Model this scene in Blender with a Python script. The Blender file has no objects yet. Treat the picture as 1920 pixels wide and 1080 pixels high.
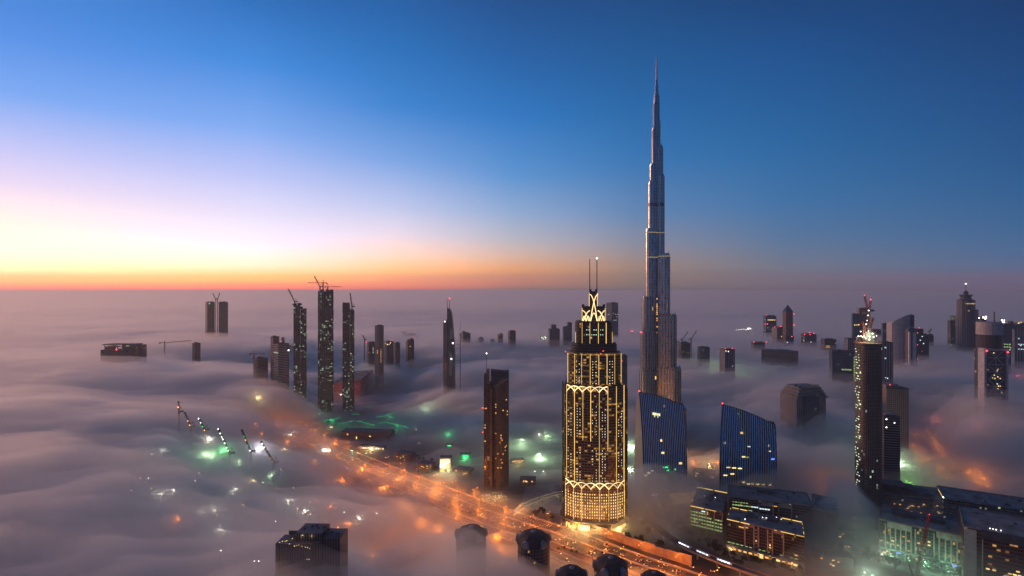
import bpy, bmesh, math, random
import numpy as np
from mathutils import Vector, Matrix

# ------------------------------------------------------------------ camera, sky, sun, exposure
R = math.radians
scene = bpy.context.scene
col = scene.collection
F, CX, HY, CAMZ = 1000.0, 960.0, 541.0, 328.0     # focal length in photo pixels, optical axis, horizon row, eye height

cam_d = bpy.data.cameras.new("camera")
cam_d.lens = F / 1920.0 * 36.0
cam_d.sensor_width = 36.0
cam_d.clip_start = 1.0
cam_d.clip_end = 200000.0
cam_d.shift_y = 1.0 / 1920.0
cam = bpy.data.objects.new("camera", cam_d)
cam.location = (0, 0, CAMZ)
cam.rotation_euler = (R(90), 0, 0)
col.objects.link(cam)
scene.camera = cam

scene.view_settings.view_transform = 'Standard'
scene.view_settings.look = 'None'
scene.view_settings.gamma = 1.0
scene.view_settings.exposure = 0.0

cy = scene.cycles
cy.max_bounces = 8
cy.diffuse_bounces = 2
cy.glossy_bounces = 3
cy.transmission_bounces = 3
cy.volume_bounces = 6
cy.transparent_max_bounces = 48
cy.sample_clamp_indirect = 1.5
cy.sample_clamp_direct = 0.0
cy.use_denoising = True
cy.use_light_tree = True
cy.caustics_reflective = False
cy.caustics_refractive = False

HAZE_MFP = 18000.0        # metres of clear sight in the thin haze
SUN_AZ = -47.0            # bearing of the glow, degrees from the camera axis: the left edge of the view
LAMP_AZ, LAMP_EL = -62.0, 9.0
world = bpy.data.worlds.new("World")
scene.world = world
world.use_nodes = True


def s2l(c):
    return tuple((v / 255 / 12.92) if v / 255 <= 0.04045 else ((v / 255 + 0.055) / 1.055) ** 2.4 for v in c)


def build_sky():
    nt = world.node_tree
    N, L = nt.nodes, nt.links
    N.clear()
    out = N.new("ShaderNodeOutputWorld")
    tc = N.new("ShaderNodeTexCoord")
    sep = N.new("ShaderNodeSeparateXYZ")
    L.new(tc.outputs["Generated"], sep.inputs[0])

    def M(op, a, b=None, c=None):
        n = N.new("ShaderNodeMath")
        n.operation = op
        for i, v in enumerate((a, b, c)):
            if v is None:
                continue
            if isinstance(v, (int, float)):
                n.inputs[i].default_value = v
            else:
                L.new(v, n.inputs[i])
        return n.outputs[0]

    el = M('ARCSINE', sep.outputs[2])
    t = M('DIVIDE', el, R(45.0))
    t = M('MAXIMUM', t, 0.0)
    t = M('POWER', t, 0.5)                        # spread the low sky over the ramp
    # angle from the sun's bearing, 0..180
    sx, sy = math.sin(R(SUN_AZ)), math.cos(R(SUN_AZ))
    dot = M('ADD', M('MULTIPLY', sep.outputs[0], sx), M('MULTIPLY', sep.outputs[1], sy))
    hl = M('SQRT', M('ADD', M('MULTIPLY', sep.outputs[0], sep.outputs[0]), M('MULTIPLY', sep.outputs[1], sep.outputs[1])))
    cosd = M('DIVIDE', dot, M('MAXIMUM', hl, 1e-4))
    ang = M('MULTIPLY', M('ARCCOSINE', M('MINIMUM', M('MAXIMUM', cosd, -1.0), 1.0)), 180 / math.pi)

    def stops(daz, rows):
        """rows: (photo row, sRGB) read on the column that lies daz from the sun"""
        az = abs(daz + SUN_AZ)
        res = []
        for y, c in rows:
            if y < 0:
                e = -y                             # an elevation in degrees
            else:
                e = math.degrees(math.atan((HY - y) / F * math.cos(R(min(az, 60)))))
            # the haze in front of the sky dims it and adds its own light: the sky behind is that much brighter
            e = max(e, 0.0)
            path = min(26000.0, 620.0 / max(math.sin(R(e)), 1e-4))
            T = math.exp(-path / HAZE_MFP)
            w = min(1.0, daz / 91.0)
            air = [a + (b - a) * w for a, b in zip((0.39, 0.21, 0.46), (0.135, 0.085, 0.12))]
            fall = 0.5 + 0.5 * math.exp(-e / 6.0)
            lin = s2l(c)
            lin = tuple(max(0.0012, (v * (1.15 if v > 0.97 else 1.0) - a * fall * (1 - T)) / T) for v, a in zip(lin, air))
            res.append((math.sqrt(e / 45.0), lin))
        res.sort(key=lambda r: r[0])
        return res

    ramps = [(3.2, [(541, (250, 120, 70)), (534, (255, 166, 84)), (524, (255, 220, 120)), (505, (255, 246, 205)), (470, (255, 253, 238)),
                    (420, (255, 243, 235)), (340, (228, 213, 245)), (270, (188, 194, 246)), (170, (112, 165, 242)), (60, (74, 141, 229)), (0, (62, 133, 220)), (-30, (30, 104, 186)), (-45, (16, 82, 146))]),
             (21.4, [(541, (240, 112, 82)), (533, (255, 150, 88)), (520, (255, 205, 140)), (500, (255, 238, 214)), (450, (250, 238, 252)),
                     (400, (226, 220, 250)), (330, (185, 195, 246)), (240, (122, 168, 240)), (120, (58, 137, 221)), (0, (8, 108, 188)), (-30, (6, 84, 156)), (-45, (10, 76, 134))]),
             (34.5, [(541, (206, 106, 92)), (530, (240, 138, 100)), (510, (255, 186, 142)), (480, (252, 216, 200)), (440, (232, 216, 234)),
                     (390, (190, 198, 236)), (300, (118, 162, 226)), (200, (54, 130, 208)), (100, (20, 112, 188)), (0, (4, 94, 166)), (-30, (4, 74, 138)), (-45, (8, 72, 126))]),
             (47.0, [(541, (138, 104, 110)), (528, (184, 116, 104)), (508, (216, 146, 120)), (480, (208, 172, 162)), (450, (180, 176, 190)),
                     (400, (140, 166, 206)), (330, (86, 144, 206)), (220, (38, 117, 192)), (100, (12, 94, 164)), (0, (4, 78, 140)), (-30, (4, 62, 116)), (-45, (8, 68, 120))]),
             (60.0, [(541, (108, 96, 110)), (520, (134, 108, 114)), (500, (150, 122, 122)), (460, (132, 132, 152)), (400, (92, 128, 174)), (300, (48, 114, 176)),
                     (200, (26, 100, 164)), (0, (4, 74, 132)), (-30, (4, 54, 104)), (-45, (8, 66, 116))]),
             (74.0, [(541, (96, 88, 106)), (500, (108, 106, 128)), (450, (84, 110, 148)), (380, (58, 108, 160)), (280, (36, 100, 158)),
                     (100, (10, 80, 142)), (0, (4, 67, 122)), (-30, (4, 48, 94)), (-45, (8, 64, 112))]),
             (91.0, [(541, (84, 78, 100)), (500, (84, 92, 122)), (420, (54, 94, 138)), (300, (26, 84, 136)), (150, (10, 71, 126)), (0, (4, 58, 108)), (-45, (4, 34, 70))]),
             (180.0, [(541, (70, 82, 112)), (440, (66, 92, 128)), (300, (34, 86, 130)), (0, (12, 68, 116)), (-45, (8, 62, 110))])]
    colr = None
    for k, (d, rows) in enumerate(ramps):
        st = stops(d, rows)
        r = N.new("ShaderNodeValToRGB")
        r.color_ramp.interpolation = 'EASE' if False else 'LINEAR'
        els = r.color_ramp.elements
        while len(els) < len(st):
            els.new(0.5)
        for e, (p, c) in zip(els, st):
            e.position = min(p, 1.0)
            e.color = (*c, 1)
        L.new(t, r.inputs[0])
        if colr is None:
            colr = r.outputs[0]
        else:
            d0 = ramps[k - 1][0]
            f = M('DIVIDE', M('SUBTRACT', ang, d0), d - d0)
            f = M('MINIMUM', M('MAXIMUM', f, 0.0), 1.0)
            mx = N.new("ShaderNodeMixRGB")
            L.new(f, mx.inputs[0])
            L.new(colr, mx.inputs[1])
            L.new(r.outputs[0], mx.inputs[2])
            colr = mx.outputs[0]
    bg = N.new("ShaderNodeBackground")
    L.new(colr, bg.inputs[0])
    bg.inputs[1].default_value = 1.0
    # a little physical twilight on top of the graded dawn sky
    ni = N.new("ShaderNodeTexSky")
    ni.sky_type = 'NISHITA'
    ni.sun_disc = False
    ni.sun_elevation = R(-2.0)
    ni.sun_rotation = R(SUN_AZ)
    bg2 = N.new("ShaderNodeBackground")
    L.new(ni.outputs[0], bg2.inputs[0])
    bg2.inputs[1].default_value = 0.01
    ad = N.new("ShaderNodeAddShader")
    L.new(bg.outputs[0], ad.inputs[0])
    L.new(bg2.outputs[0], ad.inputs[1])
    L.new(ad.outputs[0], out.inputs[0])


build_sky()

sun_d = bpy.data.lights.new("sun", 'SUN')
sun_d.energy = 1.95
sun_d.angle = R(12)
sun_d.color = (1.0, 0.45, 0.22)
sun = bpy.data.objects.new("sun", sun_d)
_d = Vector((math.sin(R(LAMP_AZ)) * math.cos(R(LAMP_EL)), math.cos(R(LAMP_AZ)) * math.cos(R(LAMP_EL)), math.sin(R(LAMP_EL))))
sun.rotation_euler = _d.to_track_quat('Z', 'Y').to_euler()
col.objects.link(sun)


# ------------------------------------------------------------------ placing helpers
def at(px, py, Y):
    """world point seen at photo pixel (px, py) at depth Y"""
    return Vector(((px - CX) / F * Y, Y, CAMZ - (py - HY) / F * Y))


def gnd(px, py, z=0.0):
    Y = (CAMZ - z) * F / (py - HY)
    return Vector(((px - CX) / F * Y, Y, z))


# ------------------------------------------------------------------ fog height field
_rng = np.random.RandomState(7)
_PERM = _rng.permutation(4096)
_VAL = _rng.rand(4096)


def vnoise(x, y, seed=0):
    xi, yi = np.floor(x).astype(np.int64), np.floor(y).astype(np.int64)
    u, v = x - xi, y - yi
    u = u * u * u * (u * (u * 6 - 15) + 10)
    v = v * v * v * (v * (v * 6 - 15) + 10)

    def h(a, b):
        return _VAL[(_PERM[(a + seed * 57) & 4095] + b * 131) & 4095]
    return (h(xi, yi) * (1 - u) + h(xi + 1, yi) * u) * (1 - v) + (h(xi, yi + 1) * (1 - u) + h(xi + 1, yi + 1) * u) * v * 1.0


def fbm(x, y, octv=4, seed=0, gain=0.5):
    s, a, t = 0.0, 1.0, 0.0
    for k in range(octv):
        s = s + a * vnoise(x * 2 ** k + 17.3 * k, y * 2 ** k - 9.1 * k, seed + k)
        t += a
        a *= gain
    return s / t * 2 - 1


# (photo px, photo py, fog top in metres): the fog surface seen at that place of the photo
FOG_PTS = [
    (40, 575, 120), (40, 620, 120), (40, 680, 122), (40, 760, 122), (40, 860, 120), (40, 980, 112), (40, 1075, 100),
    (220, 575, 120), (220, 620, 120), (220, 690, 122), (220, 780, 120), (220, 900, 112), (220, 1060, 100), (-300, 700, 120), (-300, 900, 120), (-200, 1200, 90),
    (400, 575, 122), (380, 640, 120), (380, 700, 114), (335, 775, 100), (300, 830, 104), (310, 900, 96), (330, 980, 92), (400, 1060, 92),
    (520, 640, 116), (520, 690, 108), (540, 722, 98), (480, 730, 98), (440, 775, 88), (360, 802, 88), (385, 812, 84), (425, 850, 68), (470, 852, 66), (513, 872, 58), (390, 860, 68), (400, 900, 70), (450, 950, 74), (500, 1030, 98), (500, 1080, 104),
    (600, 575, 122), (610, 640, 104), (600, 700, 50), (650, 700, 44), (690, 690, 50), (630, 738, 14), (590, 735, 40), (555, 760, 52), (540, 800, 30), (560, 860, 16), (570, 920, 44), (600, 965, 66), (585, 1075, 106), (585, 1120, 104), (650, 1065, 92),
    (700, 650, 100), (705, 690, 60), (760, 712, 24), (720, 735, 0), (670, 745, 0), (610, 772, 4), (740, 760, 1), (780, 762, 8), (700, 740, 1), (640, 765, 1), (760, 745, 6), (690, 775, 1), (620, 785, 2), (650, 800, 2), (740, 800, 5), (660, 825, 1), (690, 860, 2), (700, 915, 14), (720, 1000, 56), (760, 1070, 66),
    (800, 650, 94), (800, 690, 66), (810, 740, 34), (790, 780, 20), (830, 820, 16), (780, 840, 1), (800, 880, 2), (830, 935, 10), (800, 990, 46), (850, 1010, 66), (885, 988, 106), (885, 1030, 100), (850, 1075, 70), (920, 1078, 44),
    (880, 640, 96), (890, 690, 70), (880, 745, 44), (870, 800, 26), (870, 850, 10), (930, 880, 8), (900, 920, 4), (920, 965, 6), (945, 1020, 12), (1000, 1065, 34), (1040, 1075, 20),
    (1000, 575, 112), (1000, 640, 92), (1000, 700, 66), (1000, 750, 44), (1000, 800, 18), (1010, 840, 6), (1000, 880, 3), (1000, 930, 1), (1020, 1000, 1), (1080, 1050, 2),
    (1180, 640, 88), (1180, 720, 62), (1180, 780, 40), (1180, 830, 16), (1180, 880, 4), (1100, 940, -3), (1180, 960, -3), (1180, 1040, -5), (1300, 1060, -6),
    (1240, 850, 30), (1212, 890, 66), (1235, 893, 70), (1262, 893, 66), (1290, 885, 40), (1320, 840, 18), (1310, 760, 44), (1300, 700, 66), (1320, 640, 88), (1330, 930, 0), (1370, 895, 34), (1405, 893, 46), (1445, 900, 44), (1480, 905, 40), (1410, 960, -2), (1450, 1040, -5),
    (1400, 575, 100), (1500, 640, 88), (1480, 700, 70), (1500, 770, 58), (1520, 830, 46), (1520, 890, 34), (1560, 930, 20), (1520, 975, 12), (1560, 1050, 8),
    (1650, 660, 88), (1600, 720, 82), (1590, 790, 72), (1575, 850, 64), (1560, 905, 58), (1592, 905, 74), (1625, 908, 66), (1665, 905, 32), (1650, 890, 44), (1690, 885, 8), (1700, 935, 26), (1655, 935, 20), (1660, 1010, 0), (1680, 1070, -3),
    (1800, 575, 96), (1760, 640, 90), (1760, 700, 98), (1730, 750, 70), (1730, 800, 26), (1770, 850, 10), (1790, 900, 12), (1800, 960, 36), (1760, 1050, -2),
    (1880, 640, 90), (1880, 700, 96), (1860, 750, 98), (1880, 800, 80), (1890, 850, 44), (1890, 900, 36), (1880, 965, 42), (1900, 1040, 0),
    (2100, 700, 100), (2100, 850, 80), (2200, 1050, 20), (1500, 1300, 0), (900, 1400, 30), (200, 1500, 80),
]


def fog_height(x, y, soft=False):
    r = np.sqrt(x * x + y * y) + 1e-6
    az = np.arctan2(x, y)
    lr = np.log(r)
    num = np.zeros_like(x)
    den = np.zeros_like(x) + 1e-12
    # streaky domain warp so the field never shows its control points
    wx = fbm(x / 260.0, y / 260.0, 3, 40) * 0.035
    wy = fbm(x / 260.0 + 9.7, y / 260.0, 3, 50) * 0.055
    for px, py, h in FOG_PTS:
        p = gnd(px, py, max(h, 0.0))
        pr, pa = math.log(math.hypot(p.x, p.y)), math.atan2(p.x, p.y)
        d2 = ((az + wx - pa) / 0.075) ** 2 + ((lr + wy - pr) / 0.085) ** 2
        w = 1.0 / (d2 + 0.25) ** 2
        num += w * h
        den += w
    base = num / den
    base = np.where(y < 0, 70 + 0 * base, base)
    if soft:
        veil = np.clip((az - R(25)) / R(6), 0, 1) * np.clip(1 - (r - 1000) / 500.0, 0, 1) * np.clip((40 - base) / 30.0, 0, 1)
        thick = 11 * np.clip((base - 45) / 40.0, 0, 1) - 9 * np.clip((7 - base) / 7.0, 0, 1) * (1 - veil)
        return thick + 36 * veil + np.maximum(base, -8) + 9 * np.clip(base / 30.0, 0.15, 1) * fbm(x / 210.0 + 31.7, y / 160.0, 4, 71) + 5 * fbm(x / 60.0 + 3.1, y / 40.0, 3, 77) * np.clip(base / 60.0, 0.3, 1)
    # billows: long swells, rolling heads warped by the drift, and finer wisps
    ca, sa = math.cos(R(20)), math.sin(R(20))
    u, v = x * ca + y * sa, -x * sa + y * ca
    wx2, wy2 = 80 * fbm(x / 300.0, y / 300.0, 3, 3), 80 * fbm(x / 300.0 + 5.2, y / 300.0 - 3.1, 3, 7)
    n1 = fbm((u + wx2) / 900.0, (v + wy2) / 420.0, 3, 11)
    n2 = 1 - np.abs(fbm((u + wx2) / 330.0, (v + wy2) / 170.0, 3, 23)) * 2.4
    n3 = fbm((u + 0.8 * wx2) / 120.0, (v + 0.8 * wy2) / 62.0, 4, 31)
    n4 = fbm((u + 0.5 * wx2) / 46.0, (v + 0.5 * wy2) / 22.0, 3, 37)
    amp = np.clip(base / 100.0, 0.0, 1.0)
    far = 1.0 / (1.0 + (r / 7000.0) ** 2)
    near = 1.0 / (1.0 + (r / 2500.0) ** 2)
    n5 = 1 - np.abs(fbm((u + 1.2 * wx2) / 130.0, (v + 1.2 * wy2) / 44.0, 4, 61)) * 2.2
    h = base + amp * ((5 * n1 + 2 * n2) * (0.2 + 0.8 * far) + (7 * n3 + 7 * n5) * far + 8 * n4 * near)
    h = h + (1 - amp) * np.clip(base, 0, 30) * (0.9 * n3 + 0.7 * n4 + 0.4 * n1)
    h = h + 182 * np.clip((r - 9000) / 15000.0, 0, 1) ** 2
    return h


def fog_mesh(name, z0, na, r0, r1, nr, lift=0.0, soft=False):
    """closed sheet of air: billowing top, flat bottom, all the way round the camera"""
    fine = np.linspace(R(-62), R(62), na)
    coarse = np.linspace(R(62), R(298), 60)[1:-1]
    az = np.concatenate([fine, coarse])
    n = len(az)
    rr = r0 * (r1 / r0) ** np.linspace(0, 1, nr)
    A, RR = np.meshgrid(az, rr)
    X, Y = np.sin(A) * RR, np.cos(A) * RR
    Z = np.maximum(fog_height(X, Y, soft) + lift, z0 + 0.4)
    Z[-1, :] = np.maximum(Z[-1, :], 60)
    if soft:                                        # the veil thins out where the sea of fog takes over
        Z[-12:, :] = np.maximum(Z[-12:, :] - np.linspace(0, 120, 12)[:, None], z0 + 0.4)
    top = np.stack([X, Y, Z], -1).reshape(-1, 3)
    bi = np.stack([np.sin(az) * r0, np.cos(az) * r0, np.full(n, z0)], -1)
    bo = np.stack([np.sin(az) * r1, np.cos(az) * r1, np.full(n, z0)], -1)
    nT = len(top)
    verts = np.concatenate([top, bi, bo, [[0, 0, z0], [0, 0, float(Z[0].mean())]]])
    i = np.arange(nr - 1)[:, None] * n
    j = np.arange(n)[None, :]
    j2 = (j + 1) % n
    q = [np.stack([i + j, i + j2, i + n + j2, i + n + j], -1).reshape(-1, 4)]
    j, j2 = j[0], j2[0]
    oB, oO = nT, nT + n
    last = (nr - 1) * n
    q.append(np.stack([last + j, last + j2, oO + j2, oO + j], -1))
    q.append(np.stack([oO + j, oO + j2, oB + j2, oB + j], -1))
    quads = np.concatenate(q)
    cB, cT = nT + 2 * n, nT + 2 * n + 1
    tri = np.concatenate([np.stack([oB + j, oB + j2, np.full(n, cB)], -1), np.stack([j2, j, np.full(n, cT)], -1)])
    me = bpy.data.meshes.new(name)
    nq, ntr = len(quads), len(tri)
    me.vertices.add(len(verts))
    me.vertices.foreach_set("co", verts.ravel())
    me.loops.add(nq * 4 + ntr * 3)
    me.loops.foreach_set("vertex_index", np.concatenate([quads.ravel(), tri.ravel()]).astype(np.int32))
    me.polygons.add(nq + ntr)
    me.polygons.foreach_set("loop_start", np.concatenate([np.arange(nq) * 4, nq * 4 + np.arange(ntr) * 3]).astype(np.int32))
    me.polygons.foreach_set("loop_total", np.concatenate([np.full(nq, 4), np.full(ntr, 3)]).astype(np.int32))
    me.update(calc_edges=True)
    me.validate()
    o = bpy.data.objects.new(name, me)
    col.objects.link(o)
    return o


def vol_mat(name, density, color, g):
    m = bpy.data.materials.new(name)
    m.use_nodes = True
    nt = m.node_tree
    nt.nodes.clear()
    out = nt.nodes.new("ShaderNodeOutputMaterial")
    pv = nt.nodes.new("ShaderNodeVolumePrincipled")
    pv.inputs["Color"].default_value = (*color, 1)
    pv.inputs["Density"].default_value = density
    pv.inputs["Anisotropy"].default_value = g
    nt.links.new(pv.outputs[0], out.inputs["Volume"])
    return m


fog = fog_mesh("fog", -1.0, 1000, 150.0, 25000.0, 640)
fog.data.materials.append(vol_mat("fog_air", 0.021, (1.0, 0.985, 0.91), 0.45))
# a thinner, smoother breath of mist lying on the fog and in its gaps
mist = fog_mesh("mist", -1.5, 420, 160.0, 9000.0, 260, lift=11.0, soft=True)
mist.data.materials.append(vol_mat("mist_air", 0.0042, (1.0, 0.985, 0.92), 0.45))
mist["kind"] = "stuff"
mist["label"] = "thin veil of mist over the fog and in its gaps"
fog["kind"] = "stuff"
fog["label"] = "sea of low mauve fog lying over the whole city"

# the air itself: an even box of thin haze round the camera and the whole scene
bm = bmesh.new()
bmesh.ops.create_cube(bm, size=1.0)
bmesh.ops.scale(bm, vec=(52000, 52000, 951), verts=bm.verts)
bmesh.ops.translate(bm, vec=(0, 0, 951 / 2 - 2), verts=bm.verts)
_me = bpy.data.meshes.new("haze")
bm.to_mesh(_me)
bm.free()
haze = bpy.data.objects.new("haze", _me)
col.objects.link(haze)
_me.materials.append(vol_mat("haze_air", 1 / HAZE_MFP, (1.0, 0.98, 0.93), 0.4))
haze["kind"] = "stuff"
haze["label"] = "thin mauve dawn haze filling the air over the city"

# ------------------------------------------------------------------ mesh building
rnd = random.Random(11)


class MB:
    """collects shapes; build() links them as ONE mesh object"""

    def __init__(s):
        s.v, s.f, s.uv = [], [], []

    def face(s, pts, uv=None):
        i = len(s.v)
        s.v.extend([tuple(p) for p in pts])
        s.f.append(tuple(range(i, i + len(pts))))
        s.uv.extend(uv if uv else [(0.0, -99.0)] * len(pts))
        return s

    def prism(s, poly, z0, z1, top=None, cap=True, u0=0.0, zt=None):
        """walls over a plan polygon (counter-clockwise), z1 a height or a list of heights per corner; UV in metres"""
        n = len(poly)
        top = top or poly
        zt = z1 if isinstance(z1, (list, tuple)) else [z1] * n
        zb = z0 if isinstance(z0, (list, tuple)) else [z0] * n
        u = u0
        for i in range(n):
            j = (i + 1) % n
            a, b, c, d = poly[i], poly[j], top[j], top[i]
            w = math.hypot(b[0] - a[0], b[1] - a[1])
            s.face([(a[0], a[1], zb[i]), (b[0], b[1], zb[j]), (c[0], c[1], zt[j]), (d[0], d[1], zt[i])],
                   [(u, zb[i]), (u + w, zb[j]), (u + w, zt[j]), (u, zt[i])])
            u += w
        if cap:
            s.face([(top[i][0], top[i][1], zt[i]) for i in range(n)])
            s.face([(poly[i][0], poly[i][1], zb[i]) for i in reversed(range(n))])
        return s

    def box(s, cx, cy, cz, sx, sy, sz, rot=0.0):
        return s.prism(rect(cx, cy, sx, sy, rot), cz - sz / 2, cz + sz / 2)

    def tube(s, p, q, r, n=6, r2=None):
        p, q = Vector(p), Vector(q)
        d = (q - p).normalized()
        a = d.orthogonal().normalized()
        b = d.cross(a)
        r2 = r if r2 is None else r2
        ring = [(math.cos(2 * math.pi * k / n), math.sin(2 * math.pi * k / n)) for k in range(n)]
        P = [p + (a * c + b * e) * r for c, e in ring]
        Q = [q + (a * c + b * e) * r2 for c, e in ring]
        for k in range(n):
            s.face([P[k], P[(k + 1) % n], Q[(k + 1) % n], Q[k]])
        s.face(Q)
        s.face(P[::-1])
        return s

    def path(s, pts, r, n=5):
        for a, b in zip(pts[:-1], pts[1:]):
            s.tube(a, b, r, n)
        return s

    def ball(s, c, r, n=8, m=5, sz=1.0):
        c = Vector(c)
        P = [[c + Vector((r * math.sin(math.pi * i / m) * math.cos(2 * math.pi * k / n), r * math.sin(math.pi * i / m) * math.sin(2 * math.pi * k / n),
                          r * sz * math.cos(math.pi * i / m))) for k in range(n)] for i in range(m + 1)]
        for i in range(m):
            for k in range(n):
                k2 = (k + 1) % n
                s.face([P[i][k], P[i + 1][k], P[i + 1][k2], P[i][k2]])
        return s

    def lathe(s, prof, n=16, c=(0, 0)):
        """prof: (radius, z) from bottom to top"""
        for (r0, z0), (r1, z1) in zip(prof[:-1], prof[1:]):
            for k in range(n):
                a0, a1 = 2 * math.pi * k / n, 2 * math.pi * (k + 1) / n
                u0, u1 = a0 * max(r0, r1), a1 * max(r0, r1)
                s.face([(c[0] + r0 * math.cos(a0), c[1] + r0 * math.sin(a0), z0), (c[0] + r0 * math.cos(a1), c[1] + r0 * math.sin(a1), z0),
                        (c[0] + r1 * math.cos(a1), c[1] + r1 * math.sin(a1), z1), (c[0] + r1 * math.cos(a0), c[1] + r1 * math.sin(a0), z1)],
                       [(u0, z0), (u1, z0), (u1, z1), (u0, z1)])
        return s

    def truss(s, p, q, w, step, r):
        """square lattice boom"""
        p, q = Vector(p), Vector(q)
        d = q - p
        Ln = d.length
        d.normalize()
        a = d.orthogonal().normalized() if abs(d.z) > 0.98 else d.cross(Vector((0, 0, 1))).normalized()
        b = d.cross(a)
        cs = [(a + b) * w / 2, (a - b) * w / 2, (-a - b) * w / 2, (-a + b) * w / 2]
        for c in cs:
            s.tube(p + c, q + c, r, 4)
        n = max(1, int(Ln / step))
        for k in range(n):
            t0, t1 = p + d * Ln * k / n, p + d * Ln * (k + 1) / n
            for i in range(4):
                s.tube(t0 + cs[i], t1 + cs[(i + 1) % 4], r * 0.7, 3)
        return s

    def build(s, name, mat, parent=None, smooth=False):
        me = bpy.data.meshes.new(name)
        me.from_pydata(s.v, [], s.f)
        uvl = me.uv_layers.new(name="UVMap")
        uvl.data.foreach_set("uv", [c for t in s.uv for c in t])
        me.materials.append(mat)
        if smooth:
            me.polygons.foreach_set("use_smooth", [True] * len(me.polygons))
        o = bpy.data.objects.new(name, me)
        col.objects.link(o)
        if parent is not None:
            o.parent = parent
        return o


def rect(cx, cy, w, d, rot=0.0):
    c, s = math.cos(rot), math.sin(rot)
    return [(cx + x * c - y * s, cy + x * s + y * c) for x, y in ((-w / 2, -d / 2), (w / 2, -d / 2), (w / 2, d / 2), (-w / 2, d / 2))]


def ellipse(cx, cy, a, b, n=32, p=2.0, rot=0.0):
    pts = []
    for k in range(n):
        t = 2 * math.pi * k / n - math.pi / 2
        x = a * math.copysign(abs(math.cos(t)) ** (2 / p), math.cos(t))
        y = b * math.copysign(abs(math.sin(t)) ** (2 / p), math.sin(t))
        pts.append((cx + x * math.cos(rot) - y * math.sin(rot), cy + x * math.sin(rot) + y * math.cos(rot)))
    return pts


def capsule(ang, L, r, n=8, back=0.0):
    """stadium plan from the origin out to L along ang, round end of radius r"""
    c, s = math.cos(ang), math.sin(ang)
    loc = [(-back, r), (-back, -r)]
    for k in range(n + 1):
        t = -math.pi / 2 + math.pi * k / n
        loc.append((L - r + r * math.cos(t), r * math.sin(t)))
    return [(x * c - y * s, x * s + y * c) for x, y in loc]


def tag(o, label, cat, group=None, kind=None):
    if label:
        o["label"] = label
    if cat:
        o["category"] = cat
    if group:
        o["group"] = group
    if kind:
        o["kind"] = kind
    return o


def thing(name, label, cat, loc, rot=0.0, group=None):
    o = bpy.data.objects.new(name, None)
    o.location = loc
    o.rotation_euler = (0, 0, rot)
    o.empty_display_size = 5
    col.objects.link(o)
    return tag(o, label, cat, group)


def dup(root, loc, rot=None, label=None):
    c = root.copy()
    col.objects.link(c)
    c.location = loc
    if rot is not None:
        c.rotation_euler = (0, 0, rot)
    if label:
        c["label"] = label
    for ch in list(root.children):
        d = ch.copy()
        col.objects.link(d)
        d.parent = c
        for g in list(ch.children):
            e = g.copy()
            col.objects.link(e)
            e.parent = d
    return c


# ------------------------------------------------------------------ materials
def plain(name, color, rough=0.7, metal=0.0, vary=0.25, scale=0.15):
    """one real surface colour broken up by soft noise (weathering)"""
    m = bpy.data.materials.new(name)
    m.use_nodes = True
    nt = m.node_tree
    N, L = nt.nodes, nt.links
    b = N["Principled BSDF"]
    tc = N.new("ShaderNodeTexCoord")
    nz = N.new("ShaderNodeTexNoise")
    nz.inputs["Scale"].default_value = scale
    nz.inputs["Detail"].default_value = 5
    L.new(tc.outputs["Object"], nz.inputs["Vector"])
    r = N.new("ShaderNodeValToRGB")
    r.color_ramp.elements[0].position = 0.3
    r.color_ramp.elements[1].position = 0.7
    r.color_ramp.elements[0].color = (*[c * (1 - vary) for c in color], 1)
    r.color_ramp.elements[1].color = (*[min(1, c * (1 + vary)) for c in color], 1)
    L.new(nz.outputs["Fac"], r.inputs[0])
    L.new(r.outputs[0], b.inputs["Base Color"])
    b.inputs["Roughness"].default_value = rough
    b.inputs["Metallic"].default_value = metal
    return m


def glow(name, color, strength):
    m = bpy.data.materials.new(name)
    m.use_nodes = True
    nt = m.node_tree
    nt.nodes.clear()
    o = nt.nodes.new("ShaderNodeOutputMaterial")
    e = nt.nodes.new("ShaderNodeEmission")
    e.inputs[0].default_value = (*color, 1)
    e.inputs[1].default_value = strength
    oi = nt.nodes.new("ShaderNodeObjectInfo")          # no two lamps or rooms are equally bright
    mu = nt.nodes.new("ShaderNodeMath")
    mu.operation = 'MULTIPLY_ADD'
    nt.links.new(oi.outputs["Random"], mu.inputs[0])
    mu.inputs[1].default_value = strength * 0.8
    mu.inputs[2].default_value = strength * 0.55
    nt.links.new(mu.outputs[0], e.inputs[1])
    nt.links.new(e.outputs[0], o.inputs[0])
    m.cycles.emission_sampling = 'NONE'
    return m


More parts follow.
